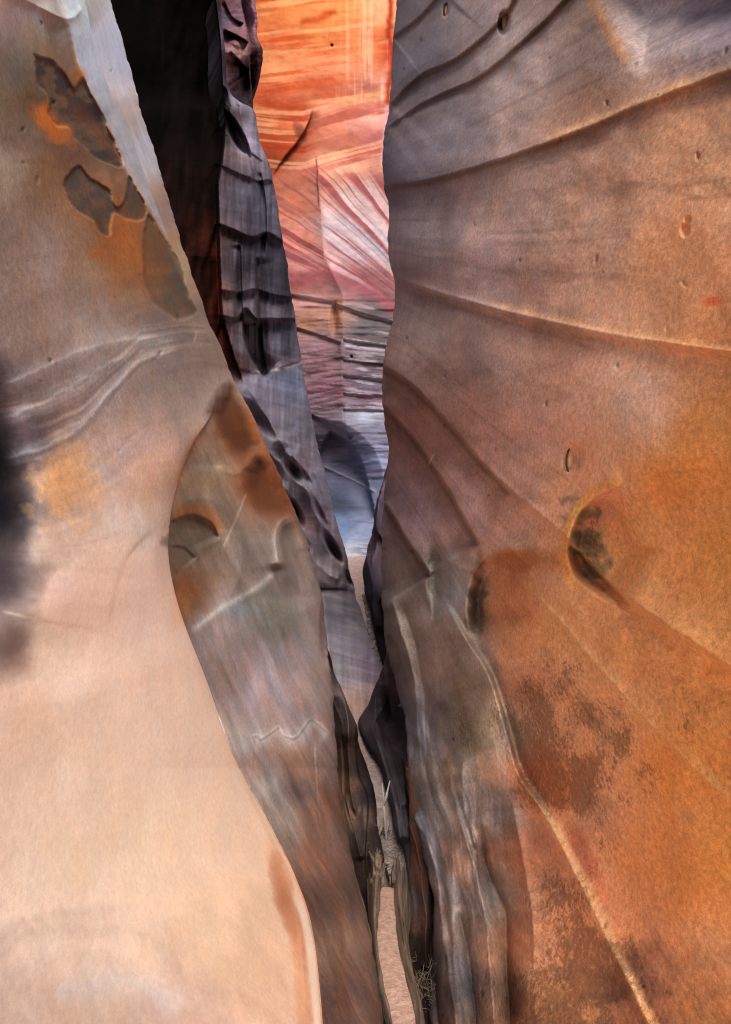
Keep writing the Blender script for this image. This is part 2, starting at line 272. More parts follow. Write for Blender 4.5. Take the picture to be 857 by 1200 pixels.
#TONE0
TONE = {'left': [[0.248, 0.322, 0.347], [0.092, -0.135, -0.26], [0.267, 0.356, 0.56], [0.068, 0.131, 0.204], [0.206, 0.161, 0.174], [0.092, 0.066, 0.043], [-0.279, -0.39, -0.512], [-0.072, -0.186, -0.194], [-0.446, -0.534, -0.662], [-0.026, 0.032, 0.005]], 'right': [[0.645, 0.875, 1.014], [0.277, 0.303, 0.248], [0.153, 0.286, 0.435], [0.009, -0.007, -0.046], [0.463, 0.447, 0.351], [-0.723, -0.866, -0.992], [0.152, 0.135, 0.091], [-0.167, -0.204, -0.223], [-0.52, -0.617, -0.691], [-0.281, -0.271, -0.236]], 'mid': [[0.311, 0.512, 0.64], [0.214, 0.344, 0.395], [0.209, 0.246, 0.29], [-0.141, -0.259, -0.315], [-0.09, -0.193, -0.251], [0.127, 0.131, 0.116], [0.082, 0.159, 0.194], [0.018, 0.063, 0.08], [-0.18, -0.246, -0.287], [0.093, 0.17, 0.205]], 'far': [[-0.127, -0.017, 0.047], [-0.322, -0.481, -0.418], [0.209, 0.241, 0.279], [0.089, 0.087, 0.049], [0.176, 0.34, 0.324], [0.001, -0.135, -0.205], [-0.055, -0.063, -0.038], [-0.082, -0.242, -0.263], [-0.102, 0.088, 0.164], [-0.018, -0.016, -0.008]]}  # smooth gain fields; broad soft shading ends up in the rock colour here
#TONE1
G = dict(left=1.1, right=1.3, mid=1.2, far=.9, fin=1.2)

# ================================================================== FOREGROUND LEFT WALL
sil = [(60, -520), (100, -120), (130, 0), (150, 70), (164, 125), (185, 190), (215, 290), (243, 372), (260, 410), (273, 445), (300, 495), (322, 545),
       (346, 600), (365, 650), (378, 700), (384, 755), (389, 800), (394, 860), (399, 940), (417, 1025), (433, 1090), (450, 1200), (470, 1320)]
KN = [(40, -520), (100, 0), (150, 150), (205, 300), (238, 380), (256, 425), (250, 480), (226, 520), (206, 575), (198, 622), (199, 665), (213, 722), (243, 800), (272, 880), (318, 970), (347, 1030), (366, 1090), (378, 1200), (384, 1340)]
rk = face(1, sil, -110, 1.3, -40, 1330, rnd=26, knot=KN); X, Y = rk.X, rk.Y
yb = np.interp(Y, [-520, 0, 400, 700, 900, 1000, 1100, 1200, 1330], [.52, .42, .40, .34, .345, .385, .50, .60, .70])     # w at silhouette
ya = np.interp(Y, [-520, 0, 400, 700, 1000, 1200], [.95, 1.02, 1.05, 1.1, 1.15, 1.2])    # w at px = 0
xs = rk.xs[:, None]
w = yb + (ya - yb) * (np.clip(xs - X, 0, None) / xs) ** np.interp(Y, [0, 400, 800, 1200], [.85, .9, 1.25, 1.4])
# the smooth foremost bulge (A) laps over the wall behind it (B)
d, t = sdist(X, Y, KN, 90); dd = np.abs(d)
right = np.zeros(X.shape, bool); right[:, rk.kc:] = True
ey = np.interp(Y, [425, 465, 505, 545, 620, 760, 880, 1000, 1100, 1340], [0, .06, .4, .9, 1.15, .8, .35, .2, .25, .3])
rk.D += np.where(right, .12 * ey * np.exp(-(dd / 170) ** 2), 0)
ta = np.clip(1 - dd / 80, 0, 1)
rk.D += np.where(right, 0, .10 * sm(490, 590, Y) * (.35 + .65 * ey) * (1 - np.sqrt(1 - .99 * ta ** 2)))
rk.D += .02 * fbm(X / 130, Y / 200, 3, 4) + .0025 * fbm(X / 34, Y / 50, 4, 9) + .0004 * fbm(X / 8, Y / 9, 3, 5)
# upper face: chamfer line running beside the edge
ch = [(40, 8), (82, 29), (92, 73), (110, 114), (126, 147), (147, 194), (169, 235), (198, 286), (220, 337), (238, 378), (257, 411)]
rk.ledge(ch, .022, 24, 12, 0.05)
d2, t2 = sdist(X, Y, [(20, -300), (60, -40)] + ch[1:], 50)
rk.D -= .10 * np.where(d2 < 0, np.clip(-d2 / 60, 0, 1), 0) * sm(420, 330, Y) * 0
rk.D += .11 * sm(0, 55, -d2) * sm(.98, .7, t2) * (Y < 430)
rk.ledge([(0, -15), (40, 5), (80, 22), (100, 5)], .02, 14, 6, .1)
# flaked hollows in the upper face
fl1 = [(40, 64), (60, 71), (73, 84), (88, 106), (97, 90), (110, 116), (124, 142), (138, 172), (143, 194), (128, 192), (110, 183), (99, 172), (86, 161), (79, 150), (66, 148), (57, 132), (55, 110), (44, 97)]
_ = [(40, 65), (66, 66), (88, 105), (100, 98), (118, 128), (136, 168), (148, 196), (128, 190), (98, 165), (72, 148), (62, 122), (48, 96)]
fl2 = [(86, 198), (94, 194), (106, 207), (125, 220), (132, 235), (139, 242), (147, 231), (151, 207), (157, 215), (170, 242), (171, 257), (158, 259), (143, 255), (134, 249), (130, 257), (128, 275), (119, 273), (110, 260), (95, 249), (82, 235), (75, 220), (77, 213)]
_ = [(84, 196), (104, 210), (128, 224), (136, 240), (150, 226), (168, 240), (174, 262), (150, 258), (130, 262), (124, 280), (104, 258), (84, 238), (74, 214)]
fl3 = [(174, 253), (183, 264), (199, 288), (212, 314), (219, 339), (230, 365), (220, 374), (205, 376), (194, 367), (180, 352), (169, 323), (170, 293), (170, 268)]
_ = [(172, 262), (188, 270), (206, 300), (224, 350), (230, 378), (206, 376), (184, 350), (172, 320)]
K = [rk.poly(fl1, .014, 1.6, 3, .06, 1), rk.poly(fl2, .012, 1.6, 3, .06, 2), rk.poly(fl3, .012, 2.5, 4, .05, 3)]
rk.bowl(110, 150, 90, 120, -30, .02); rk.bowl(110, 118, 30, 26, 0, -.012)
# bedding lips
for pts, a, u_, dn in [([(0, 496), (60, 470), (110, 440), (160, 412), (210, 400), (258, 410)], .006, 26, 14),
                    ([(0, 545), (50, 530), (95, 505), (130, 465), (165, 428), (215, 412), (258, 411)], .009, 32, 18),
                    ([(0, 190), (50, 190), (100, 205)], .006, 12, 22), ([(0, 455), (60, 428), (120, 405), (190, 396)], .003, 18, 10),
                    ([(125, 745), (135, 690), (150, 650), (175, 622), (196, 618)], .006, 8, 26), ([(0, 715), (60, 728), (125, 742)], .008, 10, 14)]:
    rk.drop(pts, a * .3, 4, 40, .2)
rk.bowl(-50, 590, 120, 230, 0, .28, 3.0)
rk.bowl(120, 620, 120, 170, 20, -.02); rk.bowl(90, 760, 150, 60, -15, .015)
# hollows on B
BP = [[(246, 484), (258, 462), (272, 452), (286, 470), (302, 510), (304, 528), (290, 544), (270, 536), (256, 514)], [(290, 552), (304, 537), (322, 560), (343, 596), (340, 606), (322, 612), (302, 602), (291, 578)]]
BK = []
for q in BP:
    i_ = rk.near(q, 30); dq = pdist(X[i_], Y[i_], q) + 4 * fbm(X[i_] / 20, Y[i_] / 20, 3, 320); k_ = sm(8, -17, dq) * (.55 + .45 * sm(q[0][1] + 120, q[0][1] - 20, Y[i_])); rk.D[i_] += .075 * k_; BK.append((i_, k_))
rk.bowl(232, 655, 52, 72, 8, .05, 1.3)
rk.bowl(338, 622, 24, 26, 0, .022); rk.bowl(350, 690, 26, 30, 0, .02); rk.bowl(250, 690, 70, 70, 0, .02)
rk.ledge([(250, 545), (275, 556), (292, 545), (303, 525)], .012, 10, 10, .2); rk.ledge([(345, 603), (330, 611), (323, 630), (325, 650), (327, 670)], .045, 7, 10, .15); rk.bowl(345, 650, 18, 46, -20, .035, 1.6)
rk.ledge([(222, 742), (262, 712), (300, 690), (326, 668)], .005, 16, 8, .1)
rk.ledge([(236, 608), (258, 602)], .0, 4, 4)
rk.drop([(198, 612), (222, 604), (246, 612), (258, 632)], .02, 2, 26, .1); rk.drop([(199, 640), (216, 642), (230, 655)], .014, 2, 16, .1)
rk.drop([(292, 866), (300, 863), (306, 867), (314, 862), (322, 856), (328, 852), (333, 862), (345, 866), (352, 860), (358, 852), (366, 843), (374, 850), (388, 862)], .004, 1.0, 60, .08)
rk.ledge([(250, 830), (300, 950), (345, 1050), (360, 1200)], .01, 12, 12, .1); rk.ledge([(330, 960), (370, 1060), (400, 1200)], .010, 14, 10, .1)
rk.bowl(382, 735, 8, 46, 0, .05, 1.2)
rk.paint([(20, 20, 130, 111, 109), (90, 20, 139, 124, 126), (140, 60, 162, 158, 170), (20, 80, 104, 87, 80), (20, 150, 109, 86, 72), (70, 30, 119, 102, 99), (90, 170, 113, 75, 57), (110, 300, 130, 96, 77), (0, 300, 130, 104, 94), (0, 440, 83, 66, 65), (40, 120, 113, 75, 52), (10, 200, 144, 118, 102), (60, 200, 120, 84, 62),
 (130, 250, 144, 81, 48), (150, 300, 146, 89, 55), (60, 300, 144, 116, 105), (200, 310, 111, 90, 75), (190, 250, 146, 122, 115), (175, 180, 155, 147, 153), (20, 400, 139, 111, 100),
 (100, 370, 148, 121, 110), (200, 390, 130, 109, 102), (100, 450, 144, 120, 113), (200, 440, 130, 108, 100), (70, 560, 209, 150, 110), (30, 520, 81, 63, 64), (5, 600, 36, 29, 33), (0, 540, 40, 33, 35), (5, 680, 63, 46, 45),  # the near-black points at the left margin paint a shadowed hollow
 (120, 550, 195, 157, 139), (180, 560, 185, 147, 130), (160, 620, 206, 173, 155), (80, 640, 211, 172, 149), (100, 700, 240, 198, 175), (180, 720, 233, 199, 180), (60, 760, 221, 180, 155),
 (10, 750, 126, 96, 84), (100, 900, 244, 200, 171), (200, 850, 246, 209, 185), (200, 1000, 246, 202, 169), (60, 1000, 238, 198, 169), (250, 1100, 246, 199, 165), (100, 1100, 233, 194, 169),
 (30, 1180, 216, 178, 157), (200, 1190, 229, 191, 172), (300, 1100, 235, 186, 153), (40, 860, 238, 192, 163), (120, 800, 246, 202, 177), (-60, 900, 226, 181, 152), (-60, 300, 130, 107, 96)], 'left', seed=31)
CA = rk.C
rk.paint([(240, 560, 136, 108, 87), (275, 500, 126, 63, 34), (310, 570, 126, 63, 34), (225, 625, 96, 79, 66), (255, 600, 128, 100, 83), (215, 700, 136, 82, 51), (300, 640, 134, 113, 102), (350, 690, 128, 108, 100),
 (260, 740, 159, 133, 125), (330, 720, 123, 111, 100), (300, 800, 174, 146, 142), (340, 780, 149, 127, 123), (370, 800, 149, 123, 115), (330, 850, 178, 150, 142), (340, 920, 117, 88, 81),
 (300, 900, 159, 127, 115), (380, 950, 130, 90, 74), (360, 1000, 144, 100, 81), (400, 1100, 131, 94, 77), (420, 1180, 115, 82, 70), (392, 1180, 102, 71, 60), (440, 1250, 94, 67, 57), (255, 450, 144, 120, 112), (280, 800, 147, 121, 114), (330, 980, 157, 120, 102), (355, 1060, 126, 81, 60), (385, 1060, 100, 71, 60), (290, 930, 157, 127, 115), (286, 872, 172, 150, 140), (306, 922, 168, 145, 132), (330, 972, 160, 134, 118), (262, 470, 150, 134, 124), (238, 540, 128, 108, 96)], 'leftB', seed=31)
SL = strata(X, Y, [[(-110, -600), (450, -650)], [(-110, 175), (0, 190), (100, 205), (250, 270), (450, 400)], [(-110, 590), (0, 545), (50, 530), (95, 505), (130, 465), (165, 428), (215, 412), (258, 411), (450, 520)],
  [(-110, 700), (0, 715), (60, 728), (125, 742), (330, 790), (450, 850)], [(-110, 1150), (60, 1165), (150, 1150), (220, 1185), (450, 1400)]])
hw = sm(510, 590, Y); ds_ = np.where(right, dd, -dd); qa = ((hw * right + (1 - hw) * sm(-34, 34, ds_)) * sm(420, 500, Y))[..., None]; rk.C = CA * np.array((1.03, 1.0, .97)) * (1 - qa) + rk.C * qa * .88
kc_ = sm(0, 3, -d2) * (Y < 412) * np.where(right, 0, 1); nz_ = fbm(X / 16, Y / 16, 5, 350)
rk.C = rk.C * (1 - .8 * kc_[..., None]) + np.array((130, 124, 128)) * (.8 * kc_ * (1 + .3 * nz_))[..., None]  # lit strip beside the chamfer, painted as a paler, bluer colour
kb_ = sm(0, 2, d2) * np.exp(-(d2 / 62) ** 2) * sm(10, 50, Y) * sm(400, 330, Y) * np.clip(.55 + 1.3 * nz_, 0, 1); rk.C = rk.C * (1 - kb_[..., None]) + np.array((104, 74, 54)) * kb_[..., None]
rk.spot(62, 140, 22, 30, -20, (196, 98, 40), .75, .7, .4); rk.spot(70, 70, 26, 18, 20, (120, 86, 64), .6); rk.spot(140, 285, 34, 40, -30, (166, 92, 48), .75, .7, .5); rk.spot(92, 88, 12, 16, -20, (170, 94, 50), .7)
for (i, k), c in zip(K, ((58, 48, 46), (76, 62, 56), (84, 72, 60))):
    nn = sm(-.12, .16, fbm(X[i] / 14, Y[i] / 11, 5, 351)); cc = np.array(c)[None] * (1 - nn[:, None]) + np.array((94, 70, 56))[None] * nn[:, None]; k = (k * .92)[:, None]; rk.C[i] = rk.C[i] * (1 - k) + cc * k
rk.spot(60, 145, 40, 16, 40, (190, 95, 40), .7); rk.spot(160, 300, 50, 60, -30, (170, 95, 48), .5); rk.spot(110, 150, 60, 14, 50, (130, 70, 45), .5)
rk.spot(80, 560, 50, 60, 20, (205, 140, 80), .5, rag=.6); rk.spot(180, 560, 40, 40, 0, (190, 140, 95), .4, rag=.6)
rk.spot(226, 634, 32, 34, 0, (82, 70, 58), .75, .6, .5); rk.spot(214, 705, 18, 40, 10, (140, 84, 48), .5); rk.line([(199, 606), (222, 597), (247, 605), (260, 630)], 7, (160, 92, 50), .6, .15, 3)
rk.line([(292, 864), (300, 861), (306, 865), (314, 860), (322, 854), (328, 850), (333, 860), (345, 864), (352, 858), (358, 850), (366, 841), (374, 848), (388, 860)], 1.4, (200, 188, 180), .5, .05, 2.5); rk.line([(292, 872), (328, 858), (345, 872), (366, 850), (388, 868)], 8, (182, 166, 158), .5, .1, 4); rk.spot(350, 900, 34, 30, 20, (160, 112, 84), .5, rag=.6); rk.spot(326, 905, 20, 34, -30, (104, 92, 92), .5, rag=.6)
rk.line([(290, 575), (278, 605), (260, 645)], .9, (180, 162, 148), .5); rk.line([(344, 606), (330, 614), (324, 632), (326, 650), (328, 668)], 4, (176, 158, 148), .6, .15, 1); rk.spot(340, 634, 11, 22, -20, (96, 84, 76), .6, .9, .3); rk.spot(322, 740, 22, 60, -20, (92, 88, 80), .5, rag=.6); rk.spot(285, 715, 30, 12, 0, (110, 118, 122), .6)  # hooked ridge: its bright crest and the dim hollow beside it are painted
rk.line([(222, 742), (262, 712), (300, 690), (326, 668)], 4, (168, 156, 148), .7); rk.line([(245, 496), (222, 528), (208, 570)], 4, (150, 100, 70), .45, .2)
rk.spot(334, 1050, 13, 78, -16, (150, 92, 62), .9, .7, .35, 8, .03); rk.spot(352, 1140, 12, 90, -6, (172, 112, 76), .6, .7, .4, 5, .03); rk.line([(343, 1035), (361, 1095), (371, 1180), (374, 1260)], 4, (240, 212, 186), .85, .15)
rk.line([(385, 1010), (400, 1090), (400, 1200)], 5, (90, 58, 42), .5, .1, 6); rk.line([(60, 1165), (150, 1150), (220, 1185)], 16, (196, 172, 158), .6, rag=6)
rk.line([(128, 742), (136, 690), (152, 650), (178, 622)], 2, (176, 140, 112), .6); rk.line([(0, 716), (60, 729), (125, 743)], 2, (180, 148, 122), .5)
for pts in ([(0, 490), (60, 464), (110, 434), (160, 408), (210, 396)], [(0, 536), (50, 522), (93, 498), (128, 458), (163, 421), (215, 406)], [(0, 452), (60, 424), (120, 400), (190, 391)]):
    rk.line([(a, b + 2) for a, b in pts], 2.2, (190, 178, 172), .32, rag=3); rk.line(pts, 10, (176, 162, 156), .28, rag=5); rk.line([(a, b + 10) for a, b in pts], 4, (112, 98, 94), .25, rag=3)  # pale bands, with the shade below each painted as a darker line
wp = 26 * fbm(X / 90, Y / 90, 3, 310); st = fbm(*[a / b for a, b in zip(rot(X + wp, Y, 66), (90, 9))], 5, 12); rk.C *= (1 + .26 * st * sm(380, 520, Y) * np.where(right, 1, .1) + .05 * st)[..., None]
sn = fbm(SL * 11 + 2 * fbm(X / 120, Y / 120, 3, 330), X / 260, 6, 331, .6); rk.C *= (1 + .17 * sn * np.where(right, .4, 1))[..., None]; rk.D += .0022 * sn * np.where(right, .3, 1)
bd_ = np.exp(-((SL - 1.9) / .14) ** 2) * np.where(right, 0, 1); s3_ = fbm(SL * 60 + 1.5 * fbm(X / 60, Y / 60, 3, 332), X / 130, 4, 333); rk.C *= (1 + (.5 * s3_ + .05) * bd_)[..., None]; rk.D += .0012 * s3_ * bd_
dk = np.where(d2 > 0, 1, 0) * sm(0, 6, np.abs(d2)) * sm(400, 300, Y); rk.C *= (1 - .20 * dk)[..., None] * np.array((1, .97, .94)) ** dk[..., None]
bl = np.where(right, 1, 0) * sm(780, 960, Y); su, sv = rot(X + 24 * fbm(X / 70, Y / 90, 3, 370), Y, 64)
st = fbm(su / 70, sv / 5, 6, 371, .66); rk.C *= (1 + .42 * st * bl + .16 * st * np.where(right, 1, 0) * (1 - bl))[..., None]; rk.D += .003 * st * bl
hu_ = fbm(su / 60, sv / 18, 5, 372)[..., None] * np.where(right, sm(560, 800, Y), 0)[..., None]; rk.C *= 1 + hu_ * np.array((.16, .03, -.10))
rk.C *= (1 + .16 * fbm(X / 26, Y / 30, 6, 17, .65) * (1 - .6 * sm(600, 720, Y) * np.where(right, 0, 1)))[..., None]
for i_, k_ in BK: rk.tint(i_, np.clip(k_ * 1.15, 0, .92), (84, 48, 30))  # rusty stain in the hollows, deepened with painted shade
rk.M = np.clip(sm(.02, .2, fbm(X / 60, Y / 80, 4, 40)) * .25 * (Y < 460), 0, 1)
rk.tone = 'left'
rk.fine = 1 - .5 * sm(430, 700, Y) * np.where(right, .25, 1)
def chips(rk, n, x0, x1, y0, y1, seed, dark=.45, rmax=3.2):
    random.seed(seed)
    for k in range(n):
        a, b = random.uniform(x0, x1), random.uniform(y0, y1); r_ = random.uniform(.9, 1.6) if random.random() < .75 else random.uniform(1.6, rmax); q = random.uniform(1.2, 3.2)
        rk.bowl(a, b, r_, r_ * q, random.uniform(-40, 40), .0022 * r_, .8); i = rk.near([(a, b)], 8); d_ = np.hypot((rk.X[i] - a) / r_, (rk.Y[i] - b) / (r_ * q)); rk.C[i] *= (1 - dark * random.uniform(.3, 1) * np.clip(1.2 - d_, 0, 1))[..., None]
    for k in range(n // 7):       # pale scuffs
        a, b = random.uniform(x0, x1), random.uniform(y0, y1); t_ = random.uniform(-.6, .6); l_ = random.uniform(5, 16); rk.line([(a, b), (a + l_ * .5 * math.sin(t_), b + l_ * .5), (a + l_ * math.sin(t_), b + l_)], .8, (196, 172, 150), random.uniform(.15, .45), .2, .6)
chips(rk, 22, 0, 300, 0, 560, 5, .4, 2.4)
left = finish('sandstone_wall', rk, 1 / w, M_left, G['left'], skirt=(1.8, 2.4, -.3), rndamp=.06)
tag(left, 'large cream and grey sandstone wall bulging smoothly with flaked patches and rusty hollows', 'rock wall', kind='thing')

# ================================================================== FOREGROUND RIGHT WALL
sil = [(520, -520), (480, -150), (465, 0), (460, 60), (458, 110), (450, 168), (448, 200), (455, 240), (455, 290), (463, 340), (460, 375), (449, 432), (448, 475), (455, 530), (450, 580),
       (447, 640), (448, 700), (451, 755), (463, 800), (475, 848), (478, 900), (480, 950), (490, 990), (502, 1025), (508, 1060), (506, 1110), (502, 1200), (500, 1330)]
rk = face(-1, sil, 975, 1.5, -40, 1330, rnd=26); X, Y = rk.X, rk.Y
yb = np.interp(Y, [-520, 0, 400, 750, 950, 1080, 1200, 1330], [.36, .27, .27, .275, .335, .45, .54, .6])
ya = np.interp(Y, [-520, 0, 400, 800, 1200], [.70, .80, .88, .88, .80])
xs = rk.xs[:, None]
w = yb + (ya - yb) * (np.clip(X - xs, 0, None) / (857 - xs)) ** np.interp(Y, [0, 300, 800, 1200], [1.0, .95, 1.0, 1.15])
w = w + .02 * np.sin((Y - 120) / 170.)
rk.D += .05 * fbm(X / 190, Y / 260, 3, 14) + .006 * fbm(X / 45, Y / 60, 4, 19) + .0012 * fbm(X / 8, Y / 9, 3, 15)
R1 = [(440, 222), (500, 212), (560, 196), (620, 176), (690, 150), (760, 120), (857, 84), (960, 50)]
R2 = [(462, 324), (500, 337), (560, 355), (640, 375), (740, 395), (857, 412), (960, 425)]
R3 = [(445, 428), (480, 450), (520, 490), (560, 537), (600, 578), (660, 628), (720, 690), (790, 740), (857, 785), (950, 850)]
R4 = [(444, 470), (480, 508), (510, 550), (535, 592), (562, 640)]
R4b = [(600, 665), (650, 720), (700, 778), (760, 845), (857, 940)]
R5 = [(450, 588), (475, 630), (506, 676)]
R5b = [(506, 690), (524, 712), (546, 750), (572, 792), (590, 850), (606, 905), (635, 950), (662, 998), (702, 1080), (765, 1210), (800, 1300)]
R0 = [(452, 152), (500, 120), (560, 92), (610, 52), (664, -2), (700, -60)]; R00 = [(455, 128), (490, 92), (540, 66), (590, 20), (620, -40)]
R000 = [(460, 45), (490, 22), (520, -10)]
rk.drop(R1, .016, 3, 60, 0); rk.ledge(R1, .010, 24, 3, 0)
rk.ledge(R2, .007, 3, 3, 0.03); rk.ledge([(a, b + 9) for a, b in R2], .006, 5, 3, .03); rk.drop([(a, b + 6) for a, b in R2], .016, 3, 34, .03)
rk.drop(R3, .048, 2.5, 80, 0); rk.ledge(R3, .014, 40, 3, 0.02)
rk.drop(R4, .06, 2.2, 60, 0.06); rk.ledge(R4, .016, 26, 3, 0.05)
rk.drop(R5, .055, 2.0, 45, 0.06); rk.ledge(R5, .012, 22, 3, .05)
rk.drop(R0, .022, 2.5, 40, .04); rk.drop(R00, .026, 2.5, 35, .04); rk.drop(R000, .016, 2.5, 30, .04)
rk.ledge(R4b, .007, 5, 7, .1)
rk.ledge(R5b[:6], .055, 60, 3.0, .12, fo=.05) if False else None
# big fold below the hollows: raised lobe whose right edge drops
d, t = sdist(X, Y, R5b, 60)
fo = sm(.0, .1, t) * sm(.46, .36, t)
dn = -d
rk.D += -.05 * fo * np.where(d > 0, np.exp(-(np.abs(d) / 42) ** 2), np.exp(-(np.abs(d) / 4) ** 2)) 
rk.ledge(R5b[5:], .018, 9, 9, .08)
lob = [(505, 900), (500, 830), (520, 780), (548, 765), (578, 800), (590, 850), (600, 920), (590, 980), (560, 1000), (530, 960)]
i = rk.near(lob, 60); dl = pdist(X[i], Y[i], lob); rk.D[i] -= .035 * sm(30, -50, dl)
rk.drop([(505, 880), (502, 840), (516, 795), (540, 770)], .012, 2, 24, .1, 1)
# hollows
HB = [(735, 566), (705, 578), (678, 604), (666, 640), (672, 672), (692, 692), (740, 720)]
d, t = sdist(X, Y, HB, 40)
inside = d < 0
rk.D += .075 * sm(3, -16, d) * np.exp(-(np.abs(d) / 110) ** 1.6) * sm(0, .18, t) * sm(0, .2, 1 - t)
rk.ledge(HB, .012, 4, 22, .1)
rk.bowl(800, 640, 150, 110, 0, .05, 1.6)
HM = [(650, 650), (600, 646), (566, 656), (550, 690), (549, 730), (560, 770)]
d, t = sdist(X, Y, HM, 40)
rk.D += .10 * sm(3, -16, d) * np.exp(-(np.abs(d) / 60) ** 1.6) * sm(0, .3, t) * sm(0, .25, 1 - t)
rk.ledge(HM, .012, 5, 20, .15)
HS = [(512, 640), (503, 652), (501, 690), (508, 716)]
d, t = sdist(X, Y, HS, 30)
rk.D += .03 * sm(2, -10, d) * np.exp(-(np.abs(d) / 24) ** 1.6) * sm(0, .15, t) * sm(0, .3, 1 - t)
rk.bowl(514, 676, 18, 60, -8, .04, 1.8)
# facet at the top right and pockets
tr = [(690, -20), (715, 30), (735, 70), (757, 86), (800, 60), (870, 50), (960, 30), (960, -60), (700, -60)]
i = rk.near(tr, 40); dl = pdist(X[i], Y[i], tr); rk.D[i] += .08 * sm(8, -60, dl)
rk.bowl(672, 537, 13, 20, 10, .02, 1.0); rk.bowl(591, 27, 8, 16, 5, .035, .7); rk.bowl(523, 12, 4, 10, 5, .02, .7); rk.bowl(803, 270, 5, 9, 0, .012, .8); rk.bowl(806, 258, 4, 5, 0, .008, .8)
# lower folds: crests and valleys running down to the floor
for pts, a, u_, dn_ in [([(452, 758), (462, 830), (478, 870), (482, 930)], .03, 9, 9), ([(476, 860), (482, 940), (500, 985), (513, 1033), (520, 1100), (533, 1180), (540, 1300)], .07, 20, 16),
                      ([(522, 880), (530, 925), (547, 987), (560, 1033), (573, 1100), (580, 1200), (584, 1300)], .055, 16, 18), ([(545, 880), (542, 930), (560, 1000)], .03, 14, 10),
                      ([(500, 1040), (503, 1100), (512, 1180), (518, 1280)], -.05, 9, 7), ([(535, 1060), (548, 1110), (556, 1180), (560, 1280)], -.05, 9, 9),
                      ([(562, 960), (570, 1013), (590, 1067), (594, 1120), (598, 1220)], -.07, 12, 16), ([(600, 930), (612, 1000), (622, 1060), (626, 1140)], .03, 14, 26),
                      ([(470, 700), (488, 760), (498, 830), (500, 920)], -.03, 9, 12), ([(458, 690), (470, 740), (486, 800), (490, 880)], .03, 8, 8), ([(508, 760), (512, 800), (505, 860), (508, 920)], .02, 12, 10)]:
    rk.ledge(pts, a, u_, dn_, .12)
s5 = fbm(*[a / b for a, b in zip(rot(X + 46 * fbm(X / 70, Y / 130, 3, 50), Y, 80), (150, 26))], 2, 22)
low = sm(760, 950, Y) * sm(615, 560, X)
rk.D += .05 * s5 * low
rk.paint([(480, 60, 104, 92, 97), (470, 180, 101, 88, 95), (520, 150, 125, 109, 112), (600, 60, 130, 110, 114), (680, 60, 131, 107, 99), (770, 35, 150, 130, 130), (835, 35, 135, 118, 123), (700, 130, 159, 116, 95),  # orange towards the right includes bounced glow besides the iron stain
 (800, 150, 188, 130, 98), (850, 200, 192, 134, 100), (600, 250, 146, 114, 104), (500, 280, 116, 97, 97), (560, 300, 142, 112, 107), (700, 280, 167, 123, 102), (800, 300, 199, 141, 105), (850, 400, 203, 139, 98),
 (500, 380, 116, 92, 87), (560, 420, 120, 90, 82), (650, 430, 156, 109, 89), (750, 470, 192, 141, 117), (850, 500, 220, 147, 89), (480, 490, 95, 70, 66), (500, 450, 110, 81, 73), (560, 500, 125, 88, 78),
 (620, 500, 150, 104, 89), (680, 580, 171, 111, 78), (800, 560, 214, 136, 78), (760, 640, 193, 130, 84), (850, 650, 214, 141, 80), (600, 600, 135, 93, 78), (540, 600, 110, 79, 73), (480, 600, 99, 74, 74),
 (480, 700, 97, 79, 70), (525, 690, 93, 82, 78), (600, 700, 137, 85, 58), (650, 740, 173, 108, 67), (750, 760, 203, 136, 90), (850, 800, 218, 145, 90), (620, 800, 146, 89, 63), (550, 780, 111, 87, 76),
 (700, 860, 156, 98, 67), (800, 900, 214, 134, 76), (850, 1000, 208, 124, 64), (780, 1000, 193, 113, 69), (700, 950, 146, 94, 67), (640, 920, 161, 94, 63), (560, 860, 115, 98, 89), (500, 850, 97, 86, 86),
 (520, 950, 111, 98, 93), (580, 950, 115, 96, 88), (500, 1010, 95, 84, 83), (560, 1050, 121, 100, 90), (540, 1150, 101, 89, 87), (620, 1000, 167, 103, 75), (620, 1100, 161, 103, 75), (680, 1100, 166, 109, 80),
 (750, 1150, 156, 103, 77), (840, 1150, 177, 114, 77), (650, 1180, 146, 94, 68), (930, 700, 221, 149, 96), (930, 200, 190, 133, 99), (930, 1100, 190, 123, 76)], 'right', seed=61)
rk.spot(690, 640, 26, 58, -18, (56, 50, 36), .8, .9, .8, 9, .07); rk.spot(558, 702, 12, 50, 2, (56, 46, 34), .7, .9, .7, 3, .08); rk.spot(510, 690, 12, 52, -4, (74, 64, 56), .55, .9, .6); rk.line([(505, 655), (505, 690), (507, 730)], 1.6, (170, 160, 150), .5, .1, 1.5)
rk.line([(740, 562), (702, 572), (672, 604), (661, 642), (668, 676), (690, 698)], 4, (214, 140, 70), .7); rk.spot(620, 655, 70, 16, 5, (110, 66, 38), .7, .8)  # soft brown shading along the top of the middle hollow is painted in
rk.spot(600, 720, 34, 60, 0, (140, 82, 50), .5)
rk.line([(a + 4, b) for a, b in R5b[5:]], 6, (196, 150, 112), .85, .06, 2); rk.line(R4b, 3, (190, 140, 96), .5); rk.line([(a, b - 5) for a, b in R2[2:]], 4, (176, 128, 90), .4)
rk.line([(745, 800), (800, 870), (857, 935)], 4, (222, 160, 100), .6); rk.line([(a, b - 6) for a, b in R1[3:]], 4, (196, 156, 120), .5)
rk.spot(835, 353, 18, 8, 0, (180, 84, 50), .8); rk.spot(690, 1010, 14, 80, -28, (120, 60, 46), .6)
rk.line([(690, -10), (715, 40), (738, 78)], 8, (178, 130, 98), .7)
rk.spot(540, 820, 34, 46, 30, (86, 76, 68), .5, rag=.6); rk.spot(535, 1010, 16, 40, -25, (150, 112, 92), .6); rk.spot(528, 905, 12, 34, -10, (150, 110, 84), .6)
